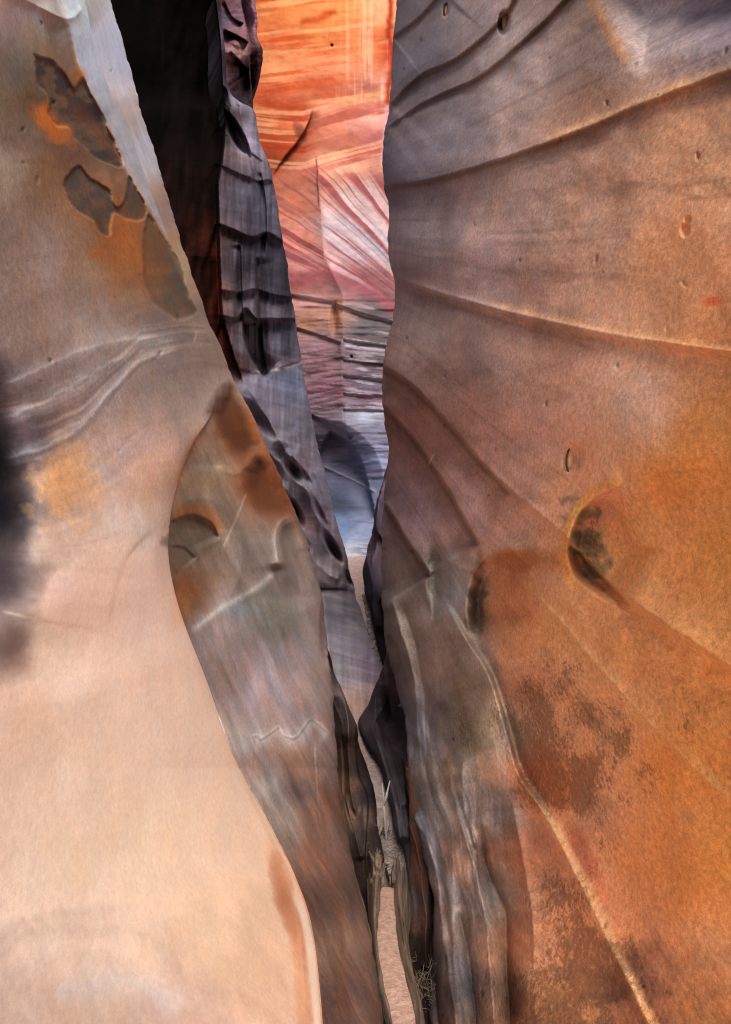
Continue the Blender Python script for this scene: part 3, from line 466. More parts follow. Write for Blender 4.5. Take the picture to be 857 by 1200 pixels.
SR = strata(X, Y, [[(440, -400), (975, -900)], [(440, 140), (490, 92), (540, 66), (600, 15), (975, -320)], R1 + [(990, 40)], R2 + [(990, 428)], R3 + [(990, 885)], [(444, 470), (480, 508), (535, 592), (562, 640), (650, 720), (760, 845), (857, 940), (990, 1080)],
  [(450, 588), (475, 630), (506, 680), (546, 750), (572, 792), (606, 905), (662, 998), (702, 1080), (765, 1210), (990, 1700)], [(450, 900), (500, 1150), (560, 1500), (990, 2600)]])
sn = fbm(SR * 10 + 1.5 * fbm(X / 150, Y / 150, 3, 340), X / 300, 6, 341, .62); rk.C *= (1 + .16 * sn * (1 - low))[..., None]; rk.D += .0012 * sn
sn2 = fbm(SR * 26, X / 220, 4, 343); rk.C *= (1 - .08 * sm(.08, .22, sn2) * (1 - low))[..., None]
for r_, k_ in ((R0, .3), (R00, .35), (R000, .35), (R1[:5], .22), ([(a, b + 8) for a, b in R2], .2), (R3[:5], .45), (R4, .5), (R5, .45)): rk.line([(a - 1, b + 4) for a, b in r_], 3.5, (62, 46, 40), k_, .04, 1); rk.line([(a - 4, b + 14) for a, b in r_], 14, (84, 62, 52), k_ * .6, .08, 3)  # shade under the bedding ridges, painted as narrow and wide dark lines
st = fbm(*[a / b for a, b in zip(rot(X + 46 * fbm(X / 70, Y / 130, 3, 50), Y, 80), (150, 13))], 6, 23)
rk.C *= (1 + .75 * st * low)[..., None]
su, sv = rot(X + 46 * fbm(X / 70, Y / 130, 3, 50) + 10 * fbm(X / 30, Y / 60, 3, 360), Y, 80)
st = fbm(su / 60, sv / 4.5, 6, 361, .68); rk.C *= (1 + .62 * st * low)[..., None]; rk.D += .006 * st * low
hu_ = fbm(su / 90, sv / 16, 4, 362)[..., None] * low[..., None]; rk.C *= 1 + hu_ * np.array((.2, .03, -.14))
rk.spot(545, 850, 40, 62, 10, (92, 80, 66), .6, .6, .6, 12, .06)
st = fbm(*[a / b for a, b in zip(rot(X, Y, -12), (30, 22))], 5, 25); rk.C *= (1 + .32 * st)[..., None]
st = fbm(*[a / b for a, b in zip(rot(X, Y, 52), (200, 10))], 4, 27); rk.C *= (1 + .20 * st * sm(560, 750, Y))[..., None]
rk.C *= np.array((1.05, 1.0, .95)); st = fbm(X / 9, Y / 90, 4, 29); rk.C *= (1 + .05 * st * sm(500, 300, Y))[..., None]
zone = np.exp(-(((X - 700) / 110) ** 2 + ((Y - 870) / 130) ** 2)) + .9 * np.exp(-(((X - 590 - .35 * (Y - 850)) / 45) ** 2)) * sm(740, 820, Y) * .8 + .8 * np.exp(-(((X - 640) / 200) ** 2)) * sm(1040, 1150, Y) + .35 * sm(560, 700, X) * sm(600, 800, Y)
rk.M = np.clip(zone * (.55 + 1.6 * fbm(X / 50, Y / 70, 4, 44)), 0, 1) * (1 - .95 * sm(770, 800, X) * sm(930, 980, Y) * sm(1150, 1090, Y))
rk.M = np.maximum(rk.M, .75 * np.exp(-((X - 548) / 40) ** 2 - ((Y - 850) / 60) ** 2)); rk.M = np.maximum(rk.M, .8 * np.exp(-((X - 690) / 26) ** 2 - ((Y - 640) / 60) ** 2))
rk.tone = 'right'
chips(rk, 60, 470, 857, 0, 1190, 6, .45, 2.4)
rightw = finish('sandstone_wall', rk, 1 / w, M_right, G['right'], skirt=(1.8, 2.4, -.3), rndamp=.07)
tag(rightw, 'huge orange-brown sandstone wall with sweeping bedding ridges, scooped hollows and dark lichen', 'rock wall', kind='thing')

# ================================================================== GREY FIN AND SCALLOPED FOOT (left, behind)
sil = [(320, -520), (305, -200), (262, -40), (258, -10), (263, 60), (268, 105), (281, 120), (297, 130), (305, 165), (318, 200), (328, 260), (335, 300), (343, 350), (350, 400), (357, 440), (365, 480), (372, 520), (385, 570),
       (392, 600), (403, 640), (416, 690), (447, 768), (456, 800), (450, 880), (450, 930)]
rk = face(1, sil, 60, 1.15, -30, 900, rnd=10); X, Y = rk.X, rk.Y
Yb = np.interp(Y, [-520, 0, 300, 520, 600, 690, 768, 850, 930], [6.6, 6.2, 6.2, 6.8, 7.2, 7.9, 6.1, 5.0, 4.6])
xs = rk.xs[:, None]
# recess edge: left of it the face drops into a deep alcove, its shade painted dark
RE = [(240, -60), (252, 0), (262, 60), (262, 110), (270, 150), (290, 188), (262, 180), (258, 230), (262, 300), (268, 360), (276, 400), (290, 440)]
re_x = np.interp(Y, [-520, -60, 0, 50, 100, 125, 150, 190, 215, 300, 370, 420, 460], [230, 246, 254, 260, 262, 264, 266, 262, 257, 259, 262, 276, 292])
up = sm(455, 400, Y)
Yd = Yb * (1 - .24 * np.clip((xs - X) / 140, 0, 1.6))
rec = sm(0, 5, re_x - X) * up; 
Yd = Yd * (1 + .16 * rec * (1 - .55 * sm(60, 150, re_x - X)))
w = 1 / Yd
rk.D += .03 * fbm(X / 60, Y / 120, 3, 71) * (1 - rec) + .05 * fbm(X / 28, Y / 90, 3, 72) * rec + .016 * fbm(X / 7, Y / 90, 3, 74) * (1 - rec) + .004 * fbm(X / 12, Y / 14, 4, 73)
# fluting and ledges of the fin
rk.bowl(277, 158, 9, 34, -28, .10, 1.0); rk.bowl(262, 130, 8, 30, 0, .06, 1.0)
for pts, a, tl, lp in [([(250, 190), (268, 198), (286, 206), (304, 212), (318, 212), (330, 230)], .02, 22, 6), ([(252, 262), (270, 268), (296, 278), (314, 274), (332, 284), (350, 288)], .045, 30, 9),
                    ([(256, 340), (280, 344), (300, 340), (320, 346), (350, 350)], .028, 20, 7), ([(258, 370), (278, 374), (288, 362), (300, 374), (320, 374), (356, 374)], .045, 26, 7),
                    ([(280, 432), (300, 436), (330, 430), (362, 420)], .012, 14, 4), ([(252, 150), (270, 160), (290, 175), (310, 190)], .012, 14, 5)]:
    rk.drop(pts, a * .45, 2.2, tl, .06); rk.ledge(pts, a * .28, lp, 2, .06)
for pts, a, tl, sd in [([(262, 40), (272, 90), (282, 140), (292, 185), (300, 215)], .03, 14, -1), ([(306, 200), (312, 250), (310, 300)], .02, 12, 1), ([(282, 285), (283, 340), (285, 380)], .02, 10, 1),
                       ([(300, 300), (303, 350), (304, 400), (310, 440)], .02, 12, -1), ([(284, 375), (288, 405), (300, 430), (312, 445)], .06, 14, -1), ([(306, 380), (308, 410), (314, 440)], .03, 10, 1)]:
    rk.drop(pts, a, 1.5, tl, .08, sd)
# scallops
rk.ledge([(282, 440), (300, 470), (325, 510), (345, 545), (370, 600), (390, 650)], .03, 10, 14, .08)
rk.ledge([(345, 500), (355, 530), (372, 560), (385, 600)], .022, 4, 10, .1); rk.ledge([(338, 525), (350, 545), (362, 580), (380, 620)], .03, 6, 9, .1)
for b in [(347, 552, 9, 30, -42, .09), (329, 528, 12, 12, 0, .03), (345, 600, 9, 24, -30, .08), (389, 640, 7, 26, -30, .10), (302, 490, 10, 34, -40, .04), (372, 596, 5, 26, -28, .05),
          (322, 552, 10, 26, -30, .03), (410, 680, 4, 14, -20, .08), (330, 585, 12, 30, -35, .03), (362, 575, 8, 30, -30, -.025), (352, 640, 18, 12, 20, .03), (372, 690, 18, 8, 0, .02)]:
    rk.bowl(*b[:5], b[5] * .62, 1.5)
rk.ledge([(350, 652), (365, 655), (385, 672), (400, 680)], .012, 5, 10, .1); rk.drop([(372, 690), (392, 690), (415, 692)], .02, 2, 20, .0)
rk.ledge([(380, 692), (384, 740), (386, 800)], .01, 5, 5, .1); rk.bowl(405, 795, 22, 34, 20, .02); rk.drop([(384, 760), (405, 765), (440, 775)], .006, 2, 20, 0)
rk.paint([(160, 50, 31, 19, 17), (200, 100, 20, 14, 14), (230, 60, 20, 14, 14), (200, 220, 41, 24, 19), (230, 280, 54, 31, 22), (240, 350, 68, 43, 33), (225, 180, 46, 23, 16), (250, 400, 70, 47, 39), (280, 425, 69, 48, 45), (262, 40, 82, 77, 89), (272, 110, 76, 71, 81), (284, 170, 91, 86, 100),
 (262, 140, 34, 28, 29), (262, 170, 43, 35, 34), (262, 200, 52, 41, 45), (270, 180, 95, 81, 79), (300, 230, 79, 76, 88), (275, 240, 66, 61, 69), (318, 250, 84, 82, 97), (290, 300, 57, 53, 60), (320, 300, 53, 51, 62), (330, 330, 53, 53, 63), (290, 352, 62, 58, 64),
 (310, 410, 50, 44, 48), (330, 400, 78, 77, 89), (340, 450, 101, 101, 120), (300, 455, 133, 126, 141), (288, 410, 87, 77, 81), (306, 495, 83, 77, 84), (345, 500, 109, 102, 114), (350, 545, 87, 79, 84), (325, 510, 116, 106, 112), (372, 560, 108, 99, 109),
 (335, 580, 108, 95, 95), (340, 600, 79, 69, 69), (380, 620, 91, 83, 90), (360, 620, 120, 106, 107), (370, 670, 135, 118, 116), (404, 682, 87, 79, 84), (395, 712, 104, 96, 99), (410, 750, 120, 112, 116), (430, 780, 122, 116, 124), (398, 790, 137, 126, 129), (415, 825, 183, 158, 146), (430, 860, 176, 153, 141)], 'mid',
 soft=6, warp=5, wf=.06, seed=81)
rk.C = rk.C * (1 - rec[..., None] * .75) * (1 - .45 * rec[..., None]) + (np.array((14, 9, 8)) + (np.array((110, 60, 46)) - np.array((14, 9, 8))) * (sm(120, 320, Y) * (.6 + 1.2 * fbm(X / 22, Y / 40, 3, 91)))[..., None]) * rec[..., None] * .75 * (1 + 1.2 * fbm(X / 30, Y / 60, 4, 90))[..., None]  # alcove's lack of light painted into its colour, blackest at the top
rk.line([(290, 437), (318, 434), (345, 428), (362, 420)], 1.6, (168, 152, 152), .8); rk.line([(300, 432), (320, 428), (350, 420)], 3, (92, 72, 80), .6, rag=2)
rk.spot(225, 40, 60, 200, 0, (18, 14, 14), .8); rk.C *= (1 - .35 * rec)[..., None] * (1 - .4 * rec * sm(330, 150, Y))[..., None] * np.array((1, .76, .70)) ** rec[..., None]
rk.line([(374, 692), (395, 691), (416, 693)], 3, (70, 64, 74), .8, 0); rk.line([(372, 684), (395, 683), (412, 685)], 5, (148, 142, 150), .5, 0)
st = fbm(X / 8, Y / 80, 5, 85); rk.C *= (1 + .85 * st * sm(470, 400, Y))[..., None]
st = fbm(*[a / b for a, b in zip(rot(X, Y, 15), (60, 5))], 4, 86); rk.C *= (1 + .3 * st)[..., None]
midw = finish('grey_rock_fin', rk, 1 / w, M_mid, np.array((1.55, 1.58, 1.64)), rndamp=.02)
tag(midw, 'slate grey stepped fin with scalloped dark pockets below and a black alcove beside it', 'rock fin', kind='thing')

# reddish upper block behind the fin's rim
sil = [(340, -520), (330, -200), (300, -40), (300, 0), (302, 40), (308, 58), (306, 80), (299, 108), (297, 130), (298, 160), (300, 200)]
rk = face(1, sil, 256, .8, -30, 190, rnd=6); X, Y = rk.X, rk.Y
w = 1 / (7.4 * (1 - .10 * np.clip((rk.xs[:, None] - X) / 60, 0, 2)))
rk.D += .03 * fbm(X / 18, Y / 26, 4, 101)
rk.drop([(281, -40), (282, 0), (290, 40), (294, 90), (296, 125)], .05, 1, 12, .02, -1); rk.drop([(262, 34), (278, 42), (292, 50)], .05, 1, 14, .05); rk.drop([(270, 60), (285, 76), (292, 84)], .06, 1, 18, .05)
rk.bowl(276, 50, 12, 9, 20, -.03); rk.bowl(270, 62, 14, 10, 40, -.03); rk.bowl(288, 95, 10, 28, 0, .05); rk.drop([(262, 0), (272, 20), (286, 28)], .02, 1, 8, .1)
rk.paint([(268, 10, 96, 66, 72), (275, 40, 100, 68, 70), (280, 60, 132, 96, 92), (268, 70, 96, 72, 76), (285, 100, 30, 20, 22), (296, 20, 90, 66, 78), (301, 70, 40, 22, 24), (290, 120, 44, 36, 46), (292, 165, 92, 90, 104), (262, 20, 84, 72, 84)], 'blk', soft=4, warp=3, wf=.1, seed=103)
rk.C *= (1 + .5 * fbm(X / 20, Y / 3, 4, 104))[..., None]
blk = finish('rock_outcrop', rk, 1 / w, M_mid, 1.9, rndamp=.02)
tag(blk, 'small maroon outcrop with blocky overhang high between the grey fin and bright cliff', 'rock outcrop', kind='thing')

# ================================================================== FAR CLIFF
py = rows(-20, 690, 1.05, -900, 30); px = np.concatenate([np.linspace(-500, 285, 30), np.arange(288, 482, 1.0), np.linspace(490, 1300, 30)])
X, Y = np.meshgrid(px, py); rk = Rock(X, Y); rk.dsil = X * 0 + 1e3; rk.side = 1; rk.rnd = 5; rk.wrap = .1
base = 11.2 + 0 * X
base = base + .8 * sm(458, 470, X + .02 * Y) * sm(330, 180, Y) * 0
A1 = np.interp(Y, [150, 200, 300, 345, 385, 400, 480, 520], [373, 373, 380, 402, 402, 402, 404, 408])      # arris
rk.D += .02 * sm(4, -30, np.abs(X - A1)) * 0 - .022 * np.exp(-np.abs(X - A1) / 28) * sm(175, 210, Y) * sm(560, 500, Y)
rk.D += .004 * fbm(X / 30, Y / 20, 4, 111)
CR = [(368, 122), (362, 145), (350, 165), (330, 190), (318, 212)]
rk.drop(CR, .014, 1.5, 14, .3, -1); 
for pts, a in [([(340, 345), (380, 352), (420, 366), (465, 378)], .012), ([(345, 383), (372, 392), (400, 402)], .012),
               ([(402, 398), (430, 402), (462, 406)], .014), ([(402, 422), (460, 428)], .008), ([(402, 440), (460, 446)], .010), ([(402, 461), (460, 466)], .010), ([(402, 480), (460, 482)], .008), ([(365, 486), (395, 500), (414, 512)], .014)]:
    rk.drop(pts, a * .8, .9, 9, .02)
rk.bowl(392, 375, 7, 24, 0, .012); rk.bowl(375, 560, 75, 70, 20, .06, 1.2); rk.bowl(340, 520, 40, 30, 20, .03)
rk.drop([(385, 505), (410, 520), (424, 545), (434, 580), (440, 610)], .03, 2, 30, .05, 1)
rk.ledge([(376, 545), (400, 556), (425, 568), (442, 578)], .008, 3, 2, .1)
base = base * (1 - .10 * sm(560, 660, Y))
pits = [(389, 53), (412, 418)]
_ = [(389, 53), (382, 65), (317, 68), (323, 62), (385, 193), (421, 209), (368, 236), (393, 273), (412, 418), (449, 396), (448, 413), (430, 288)]
for a, b in pits: rk.bowl(a, b, 1.5, 1.9, 0, .012, .6)
# ---- colour, with the bounced orange glow painted in
base_c = [(310, 10, 235, 140, 85), (350, 10, 240, 150, 90), (400, 10, 255, 165, 95), (450, 10, 255, 190, 140), (462, 60, 190, 70, 40), (320, 45, 225, 115, 70), (380, 40, 250, 150, 90), (430, 60, 255, 185, 135), (320, 85, 245, 155, 110), (400, 75, 250, 160, 115), (450, 100, 235, 165, 150),
 (320, 108, 205, 95, 62), (380, 105, 215, 105, 72), (440, 105, 215, 125, 105), (320, 135, 235, 135, 90), (320, 165, 205, 95, 55), (320, 190, 180, 78, 45), (380, 135, 235, 145, 115), (440, 135, 230, 160, 150), (400, 170, 220, 125, 100), (345, 205, 205, 115, 92), (440, 165, 215, 130, 120), (400, 192, 225, 155, 128),
 (340, 240, 205, 118, 98), (350, 280, 195, 118, 102), (360, 310, 190, 130, 125), (420, 230, 215, 175, 168), (400, 270, 215, 195, 200), (430, 290, 212, 198, 206), (455, 250, 205, 160, 158), (415, 330, 175, 115, 122), (350, 328, 168, 92, 92), (360, 350, 160, 115, 112), (440, 365, 128, 112, 112),
 (360, 375, 170, 118, 98), (390, 370, 165, 112, 92), (430, 385, 118, 106, 108), (370, 400, 158, 118, 120), (430, 415, 122, 110, 115), (375, 430, 130, 92, 98), (430, 450, 128, 114, 122), (385, 455, 132, 92, 100), (430, 470, 120, 95, 105), (375, 485, 112, 90, 95), (430, 485, 160, 155, 168),
 (430, 505, 138, 132, 150), (380, 520, 80, 66, 74), (410, 540, 92, 84, 96), (435, 540, 125, 125, 150), (400, 590, 72, 74, 90), (430, 580, 90, 92, 112), (400, 620, 120, 130, 160), (430, 625, 150, 156, 185), (415, 650, 190, 185, 195), (430, 670, 200, 190, 190)]
rk.paint(base_c, 'far', soft=7, warp=3, wf=.06, seed=113, stretch=1.8)
def bands(k, col_d, m, amt, lo=.05, hi=.16):
    f = sm(lo, hi, k) * m * amt; rk.C = rk.C * (1 - f[..., None]) + np.array(col_d) * f[..., None]
wx = 3 * fbm(X / 40, Y / 40, 3, 120)
up_ = sm(128, 118, Y)
bands(fbm(X / 90, (Y + .1 * X + wx) / 5, 4, 121), (205, 80, 40), up_ * sm(450, 330, X), .6, .02, .15)
bands(fbm(X / 120, (Y + .12 * X + wx) / 11, 3, 122), (255, 205, 150), up_, .6, .05, .2)
bands(fbm(X / 4, Y / 120, 3, 123), (255, 235, 215), up_ * sm(360, 440, X), .45, .03, .2)
mb = sm(114, 130, Y + 10 * fbm(X / 40, Y / 20, 2, 134)) * sm(212, 190, Y + 14 * fbm(X / 30, Y / 30, 2, 135))
yy = Y + .0011 * (X - 300) ** 2 * 1.0 - 0 * X + wx
yy = Y + np.where(X < 355, -.0015 * (355 - X) ** 2 * -1, .28 * (X - 355)) + wx
bands(fbm(X / 150, yy / 9, 4, 124), (180, 66, 36), mb * sm(380, 350, X - .0 * Y), .8, -.02, .14)
bands(fbm(X / 150, (yy + wx) / 8, 4, 125), (182, 90, 78), mb * sm(350, 385, X), .7, 0, .15)
bands(fbm(X / 150, yy / 6, 3, 126), (255, 200, 160), mb, .6, .08, .2)
fan = sm(190, 214, Y + 16 * fbm(X / 26, Y / 26, 3, 133)) * sm(0, 4, (322 + .0022 * np.clip(X - 370, 0, 100) ** 2 + .42 * np.clip(X - 400, 0, 100)) - Y)
rd = np.hypot(560 - X, 430 - Y); aa = np.arctan2(430 - Y, 560 - X) * 130 + 2.5 * fbm(X / 40, Y / 40, 3, 127) + .05 * rd - 2 * (X < A1)
bands(fbm(aa / 3.6, rd / 260, 4, 128), (150, 76, 80), fan, .85, -.01, .10)
bands(fbm(aa / 1.5, rd / 200, 3, 129), (160, 92, 94), fan, .6, .04, .16)
bands(fbm(aa / 5, rd / 300, 3, 139), (226, 208, 212), fan * sm(-3, 5, X - A1) * sm(215, 240, Y), .6, -.02, .10)  # lit facet right of the arris, painted whiter than the shaded left
lw = sm(350, 362, Y) * sm(490, 480, Y)
bands(fbm(X / 60, (Y - .10 * (X - 400) * np.where(X > A1, 1, -1.6) * -1 * 0 - .12 * X + .3 * np.clip(A1 - X, 0, 60) * -1 + wx) / 3.2, 4, 130), (92, 55, 66), lw * sm(392, 425, Y), .7, .02, .15)
bands(fbm(X / 40, (Y - .12 * X + wx) / 5, 4, 131), (185, 170, 178), lw * sm(-2, 3, X - A1), .6, .04, .16)
bands(fbm(X / 50, (Y - .1 * X) / 4, 4, 132), (110, 100, 125), sm(486, 492, Y) * sm(-30, 5, X - 425), .5)
rk.line([(304, 324), (350, 326), (380, 322), (402, 328), (440, 345), (472, 372)], 7, (158, 88, 96), .8, .0, 2); rk.line([(344, 345), (380, 353), (420, 367), (466, 379)], 1.6, (215, 200, 205), .8)
for y in (399, 404, 440, 461): rk.line([(402, y), (430, y + 3), (462, y + 6)], 1.3, (205, 195, 205), .7); 
for y in (408, 444, 466): rk.line([(402, y), (430, y + 3), (462, y + 6)], 1.2, (60, 42, 48), .5, rag=2.5)
rk.line(CR, 1.2, (70, 28, 20), .8, .2, 2); rk.spot(352, 155, 14, 7, 55, (120, 60, 48), .7)  # dark crack line, with its shadow painted as a spot beside it
rk.line([(371, 182), (372, 210), (374, 245)], .9, (110, 60, 55), .8, .1, 1); rk.line([(395, 348), (392, 365), (391, 382)], 1.0, (110, 70, 62), .7, .1, 1); rk.spot(394, 372, 7, 22, 5, (176, 112, 84), .6)
rk.line([(461, -10), (456, 40), (460, 80), (455, 120)], 3.5, (168, 56, 30), .85, 0, 4); rk.line([(454, 118), (451, 160), (447, 200)], 2.5, (225, 190, 200), .7)
rk.line([(395, 10), (378, 20), (350, 27)], 4, (190, 75, 30), .7, .1, 3); rk.line([(376, 545), (400, 556), (425, 568), (442, 578)], 1.5, (160, 150, 160), .8)
for a, b in pits: rk.spot(a, b, 1.5, 1.7, 0, (80, 40, 34), .8)
rk.D += .006 * fbm(X / 30, Y / 4, 4, 141) * sm(340, 360, Y); rk.C *= (1 + .25 * fbm(X / 14, Y / 6, 6, 140, .65))[..., None]
rk.tone = 'far'
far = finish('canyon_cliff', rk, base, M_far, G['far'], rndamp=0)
tag(far, 'glowing orange and pink banded cliff closing the end of the slot', 'cliff', kind='thing')

# ================================================================== DARK FINS ON THE RIGHT, BEHIND
def fin(side, sil, outer, y0, y1, Yd, pts, feats, label, name='rock_buttress', top=None, step=.9, rnd=14, rndamp=.05, gain=1.2, st=.4, ang=80, wrap=1.2):
    rk = face(side, sil, outer, step, y0, y1, top if top is not None else y0 - 1, rnd=rnd, wrap=wrap); X, Y = rk.X, rk.Y
    base = Yd(X, Y, rk)
    rk.D += .03 * fbm(X / 25, Y / 60, 3, 150) + .004 * fbm(X / 8, Y / 12, 3, 151)
    feats(rk)
    rk.paint(pts, soft=5, warp=4, wf=.07, seed=153)
    rk.C *= (1 + st * fbm(*[a / b for a, b in zip(rot(X + 6 * fbm(X / 30, Y / 50, 3, 52), Y, ang), (70, 4.5))], 4, 154))[..., None]
    o = finish(name, rk, base, M_mid, gain, rndamp=rndamp)
    tag(o, label, 'rock buttress', kind='thing'); return o
# distant dark buttress
def f3a(rk):
    rk.ledge([(448, 560), (440, 620), (436, 680), (446, 740)], .05, 6, 8, .05); rk.bowl(436, 640, 6, 30, 8, .06); rk.bowl(445, 720, 8, 40, -10, .08); rk.ledge([(428, 640), (437, 690), (447, 745)], .04, 4, 6, .1)
    rk.drop([(436, 615), (448, 632)], .03, 1, 14, 0)
fin(-1, [(462, 500), (456, 535), (449, 565), (441, 592), (436, 625), (429, 648), (424, 668), (427, 690), (434, 715), (440, 745), (447, 775), (452, 800)], 520, 500, 800,
    lambda X, Y, rk: np.minimum(np.interp(Y, [500, 690, 800], [7.4, 7.2, 5.4]), Yfloor(Y) * .93) * (1 + .10 * np.clip((X - rk.xs[:, None] - 14) / 30, 0, 1)),
    [(452, 560, 104, 88, 98), (445, 600, 82, 72, 88), (440, 640, 84, 72, 82), (447, 660, 88, 72, 84), (432, 670, 60, 56, 66), (430, 690, 64, 62, 70), (440, 700, 30, 26, 30), (442, 740, 26, 22, 24), (450, 760, 30, 26, 28)],
    f3a, 'small dark grey buttress with hollowed foot, far down the slot beside pale sand', name='rock_buttress', step=.8, rnd=6)
# folded buttress
def f3b(rk):
    for p, a, u_, d_ in [([(448, 790), (440, 830), (452, 880), (466, 930), (476, 990)], .05, 8, 10), ([(456, 780), (458, 830), (470, 890), (476, 950)], .06, 6, 8), ([(436, 850), (448, 890), (462, 940), (470, 990)], .03, 5, 8)]:
        rk.ledge(p, a, u_, d_, .06)
fin(-1, [(456, 735), (453, 765), (445, 790), (432, 828), (419, 850), (430, 874), (443, 893), (450, 918), (457, 948), (462, 974), (474, 1000), (479, 1040), (484, 1090), (488, 1130)], 540, 735, 1130,
    lambda X, Y, rk: np.minimum(np.interp(Y, [700, 830, 900, 1000], [4.8, 4.7, 4.2, 3.4]), Yfloor(np.minimum(Y, 1062)) * .94) * (1 + .16 * np.clip((X - rk.xs[:, None] - 18) / 26, 0, 1)),
    [(440, 840, 88, 84, 92), (450, 800, 84, 76, 78), (460, 830, 66, 56, 56), (450, 880, 80, 77, 84), (465, 920, 82, 78, 86), (458, 860, 72, 62, 62), (470, 900, 64, 58, 60), (470, 980, 86, 86, 96), (477, 1040, 96, 96, 104), (485, 1080, 90, 86, 88)],
    f3b, 'dark folded buttress pinching the sandy floor just above the log', step=.8, rnd=16, rndamp=.06)
# narrow fluted buttress to the left of the sand
def f1c(rk):
    rk.drop([(417, 850), (419, 900), (431, 938), (429, 985), (428, 1030)], .035, 1.5, 20, .08, -1); rk.ledge([(400, 800), (408, 850), (410, 920), (420, 960)], .05, 8, 8, .1)
    rk.drop([(400, 860), (402, 900), (404, 940), (415, 980)], .015, 1.5, 14, .1, -1); rk.ledge([(404, 930), (412, 960), (424, 1010)], .04, 5, 8, .1)
fin(1, [(372, 690), (379, 740), (385, 765), (397, 800), (410, 830), (417, 850), (420, 868), (430, 900), (441, 940), (443, 968), (451, 1010), (456, 1040), (452, 1100), (470, 1200), (480, 1300)], 340, 690, 1300,
    lambda X, Y, rk: np.minimum(np.interp(Y, [700, 830, 900, 1000], [4.0, 4.1, 3.9, 3.2]), Yfloor(Y) * .93) * (1 + .07 * np.clip((rk.xs[:, None] - X - 16) / 22, 0, 1)),
    [(385, 760, 50, 34, 30), (390, 800, 110, 100, 98), (405, 840, 112, 100, 100), (400, 880, 80, 60, 52), (405, 920, 120, 92, 74), (408, 960, 124, 100, 84), (424, 960, 96, 82, 78), (425, 900, 52, 46, 46), (436, 930, 50, 46, 50), (438, 980, 58, 50, 48), (445, 1010, 80, 68, 62), (425, 1010, 66, 52, 46), (435, 1060, 40, 32, 28), (440, 1150, 90, 70, 58)],
    f1c, 'narrow fluted brown buttress behind the cream wall, edging the sand', step=.8, rnd=12)
# recess wall right of the log
def f3c(rk): rk.ledge([(480, 960), (492, 1010), (500, 1080), (500, 1140)], .05, 10, 10, .05)
fin(-1, [(476, 900), (479, 950), (480, 1000), (479, 1060), (477, 1100), (478, 1140), (480, 1230)], 560, 900, 1230,
    lambda X, Y, rk: np.minimum(np.interp(Y, [900, 1000, 1080, 1230], [3.2, 2.85, 2.5, 2.4]), Yfloor(Y) * .962) * (1 + .16 * np.clip((X - rk.xs[:, None] - 22) / 26, 0, 1)),
    [(488, 1000, 96, 66, 54), (495, 1040, 98, 70, 58), (490, 1080, 90, 68, 58), (484, 1050, 90, 84, 84), (490, 1110, 50, 38, 32), (500, 1180, 40, 31, 27), (484, 1150, 40, 32, 28)],  # brown rock; the lowest points are painted dark for the gap's shade
    f3c, 'shadowed rusty brown buttress in the gap behind the dry brush', step=.9, rnd=8, rndamp=.01)

# ================================================================== FLOOR
m_sand = plain_mat('pink_sand', (.42, .30, .26), (.72, .59, .54), 22, .95, .5, dist=.02)
gy = np.concatenate([np.linspace(-60, 1.2, 40), np.arange(1.25, 11.5, .03), np.linspace(11.6, 60, 30)])
gx = np.concatenate([np.linspace(-60, -1.6, 24), np.arange(-1.5, 1.5, .03), np.linspace(1.6, 60, 24)])
GX, GY = np.meshgrid(gx, gy)
GZ = zf(GY) + .05 * fbm(GX * 1.5, GY * 1.1, 4, 200) + .02 * fbm(GX * 7, GY * 7, 4, 201)
floor = grid_mesh('ground', np.stack([GX, GY, GZ], -1), m_sand); tag(floor, kind='structure')

# ================================================================== DETAIL OBJECTS
def P(px, py, Y): return np.array([(px - CX) / F * Y, Y, HZ + (CY - py) / F * Y])
def Pf(px, py, dz=0): Y = float(Yfloor(py)); return P(px, py, Y) + np.array([0, 0, dz])
def mesh(name, V, Fc, mat, parent=None, smooth=True):
    me = bpy.data.meshes.new(name); me.from_pydata([tuple(v) for v in V], [], Fc); me.update()
    for p in me.polygons: p.use_smooth = smooth
    o = bpy.data.objects.new(name, me); COL.objects.link(o); me.materials.append(mat)
    if parent: o.parent = parent
    return o
def tube(V, Fc, pts, rad, n=6):
    pts = [np.array(p, float) for p in pts]; b0 = len(V)
    for i, p in enumerate(pts):
        t = pts[min(i + 1, len(pts) - 1)] - pts[max(i - 1, 0)]; t = t / (np.linalg.norm(t) + 1e-9)
        a = np.cross(t, (0, 0, 1) if abs(t[2]) < .9 else (1, 0, 0)); a /= np.linalg.norm(a); b = np.cross(t, a)
        r = rad[i] if hasattr(rad, '__len__') else rad
        for k in range(n):
            th = 2 * math.pi * k / n; V.append(p + r * (math.cos(th) * a + math.sin(th) * b))
    for i in range(len(pts) - 1):
        for k in range(n):
            Fc.append((b0 + i * n + k, b0 + i * n + (k + 1) % n, b0 + (i + 1) * n + (k + 1) % n, b0 + (i + 1) * n + k))
    Fc.append(tuple(b0 + k for k in range(n))[::-1]); Fc.append(tuple(b0 + (len(pts) - 1) * n + k for k in range(n)))
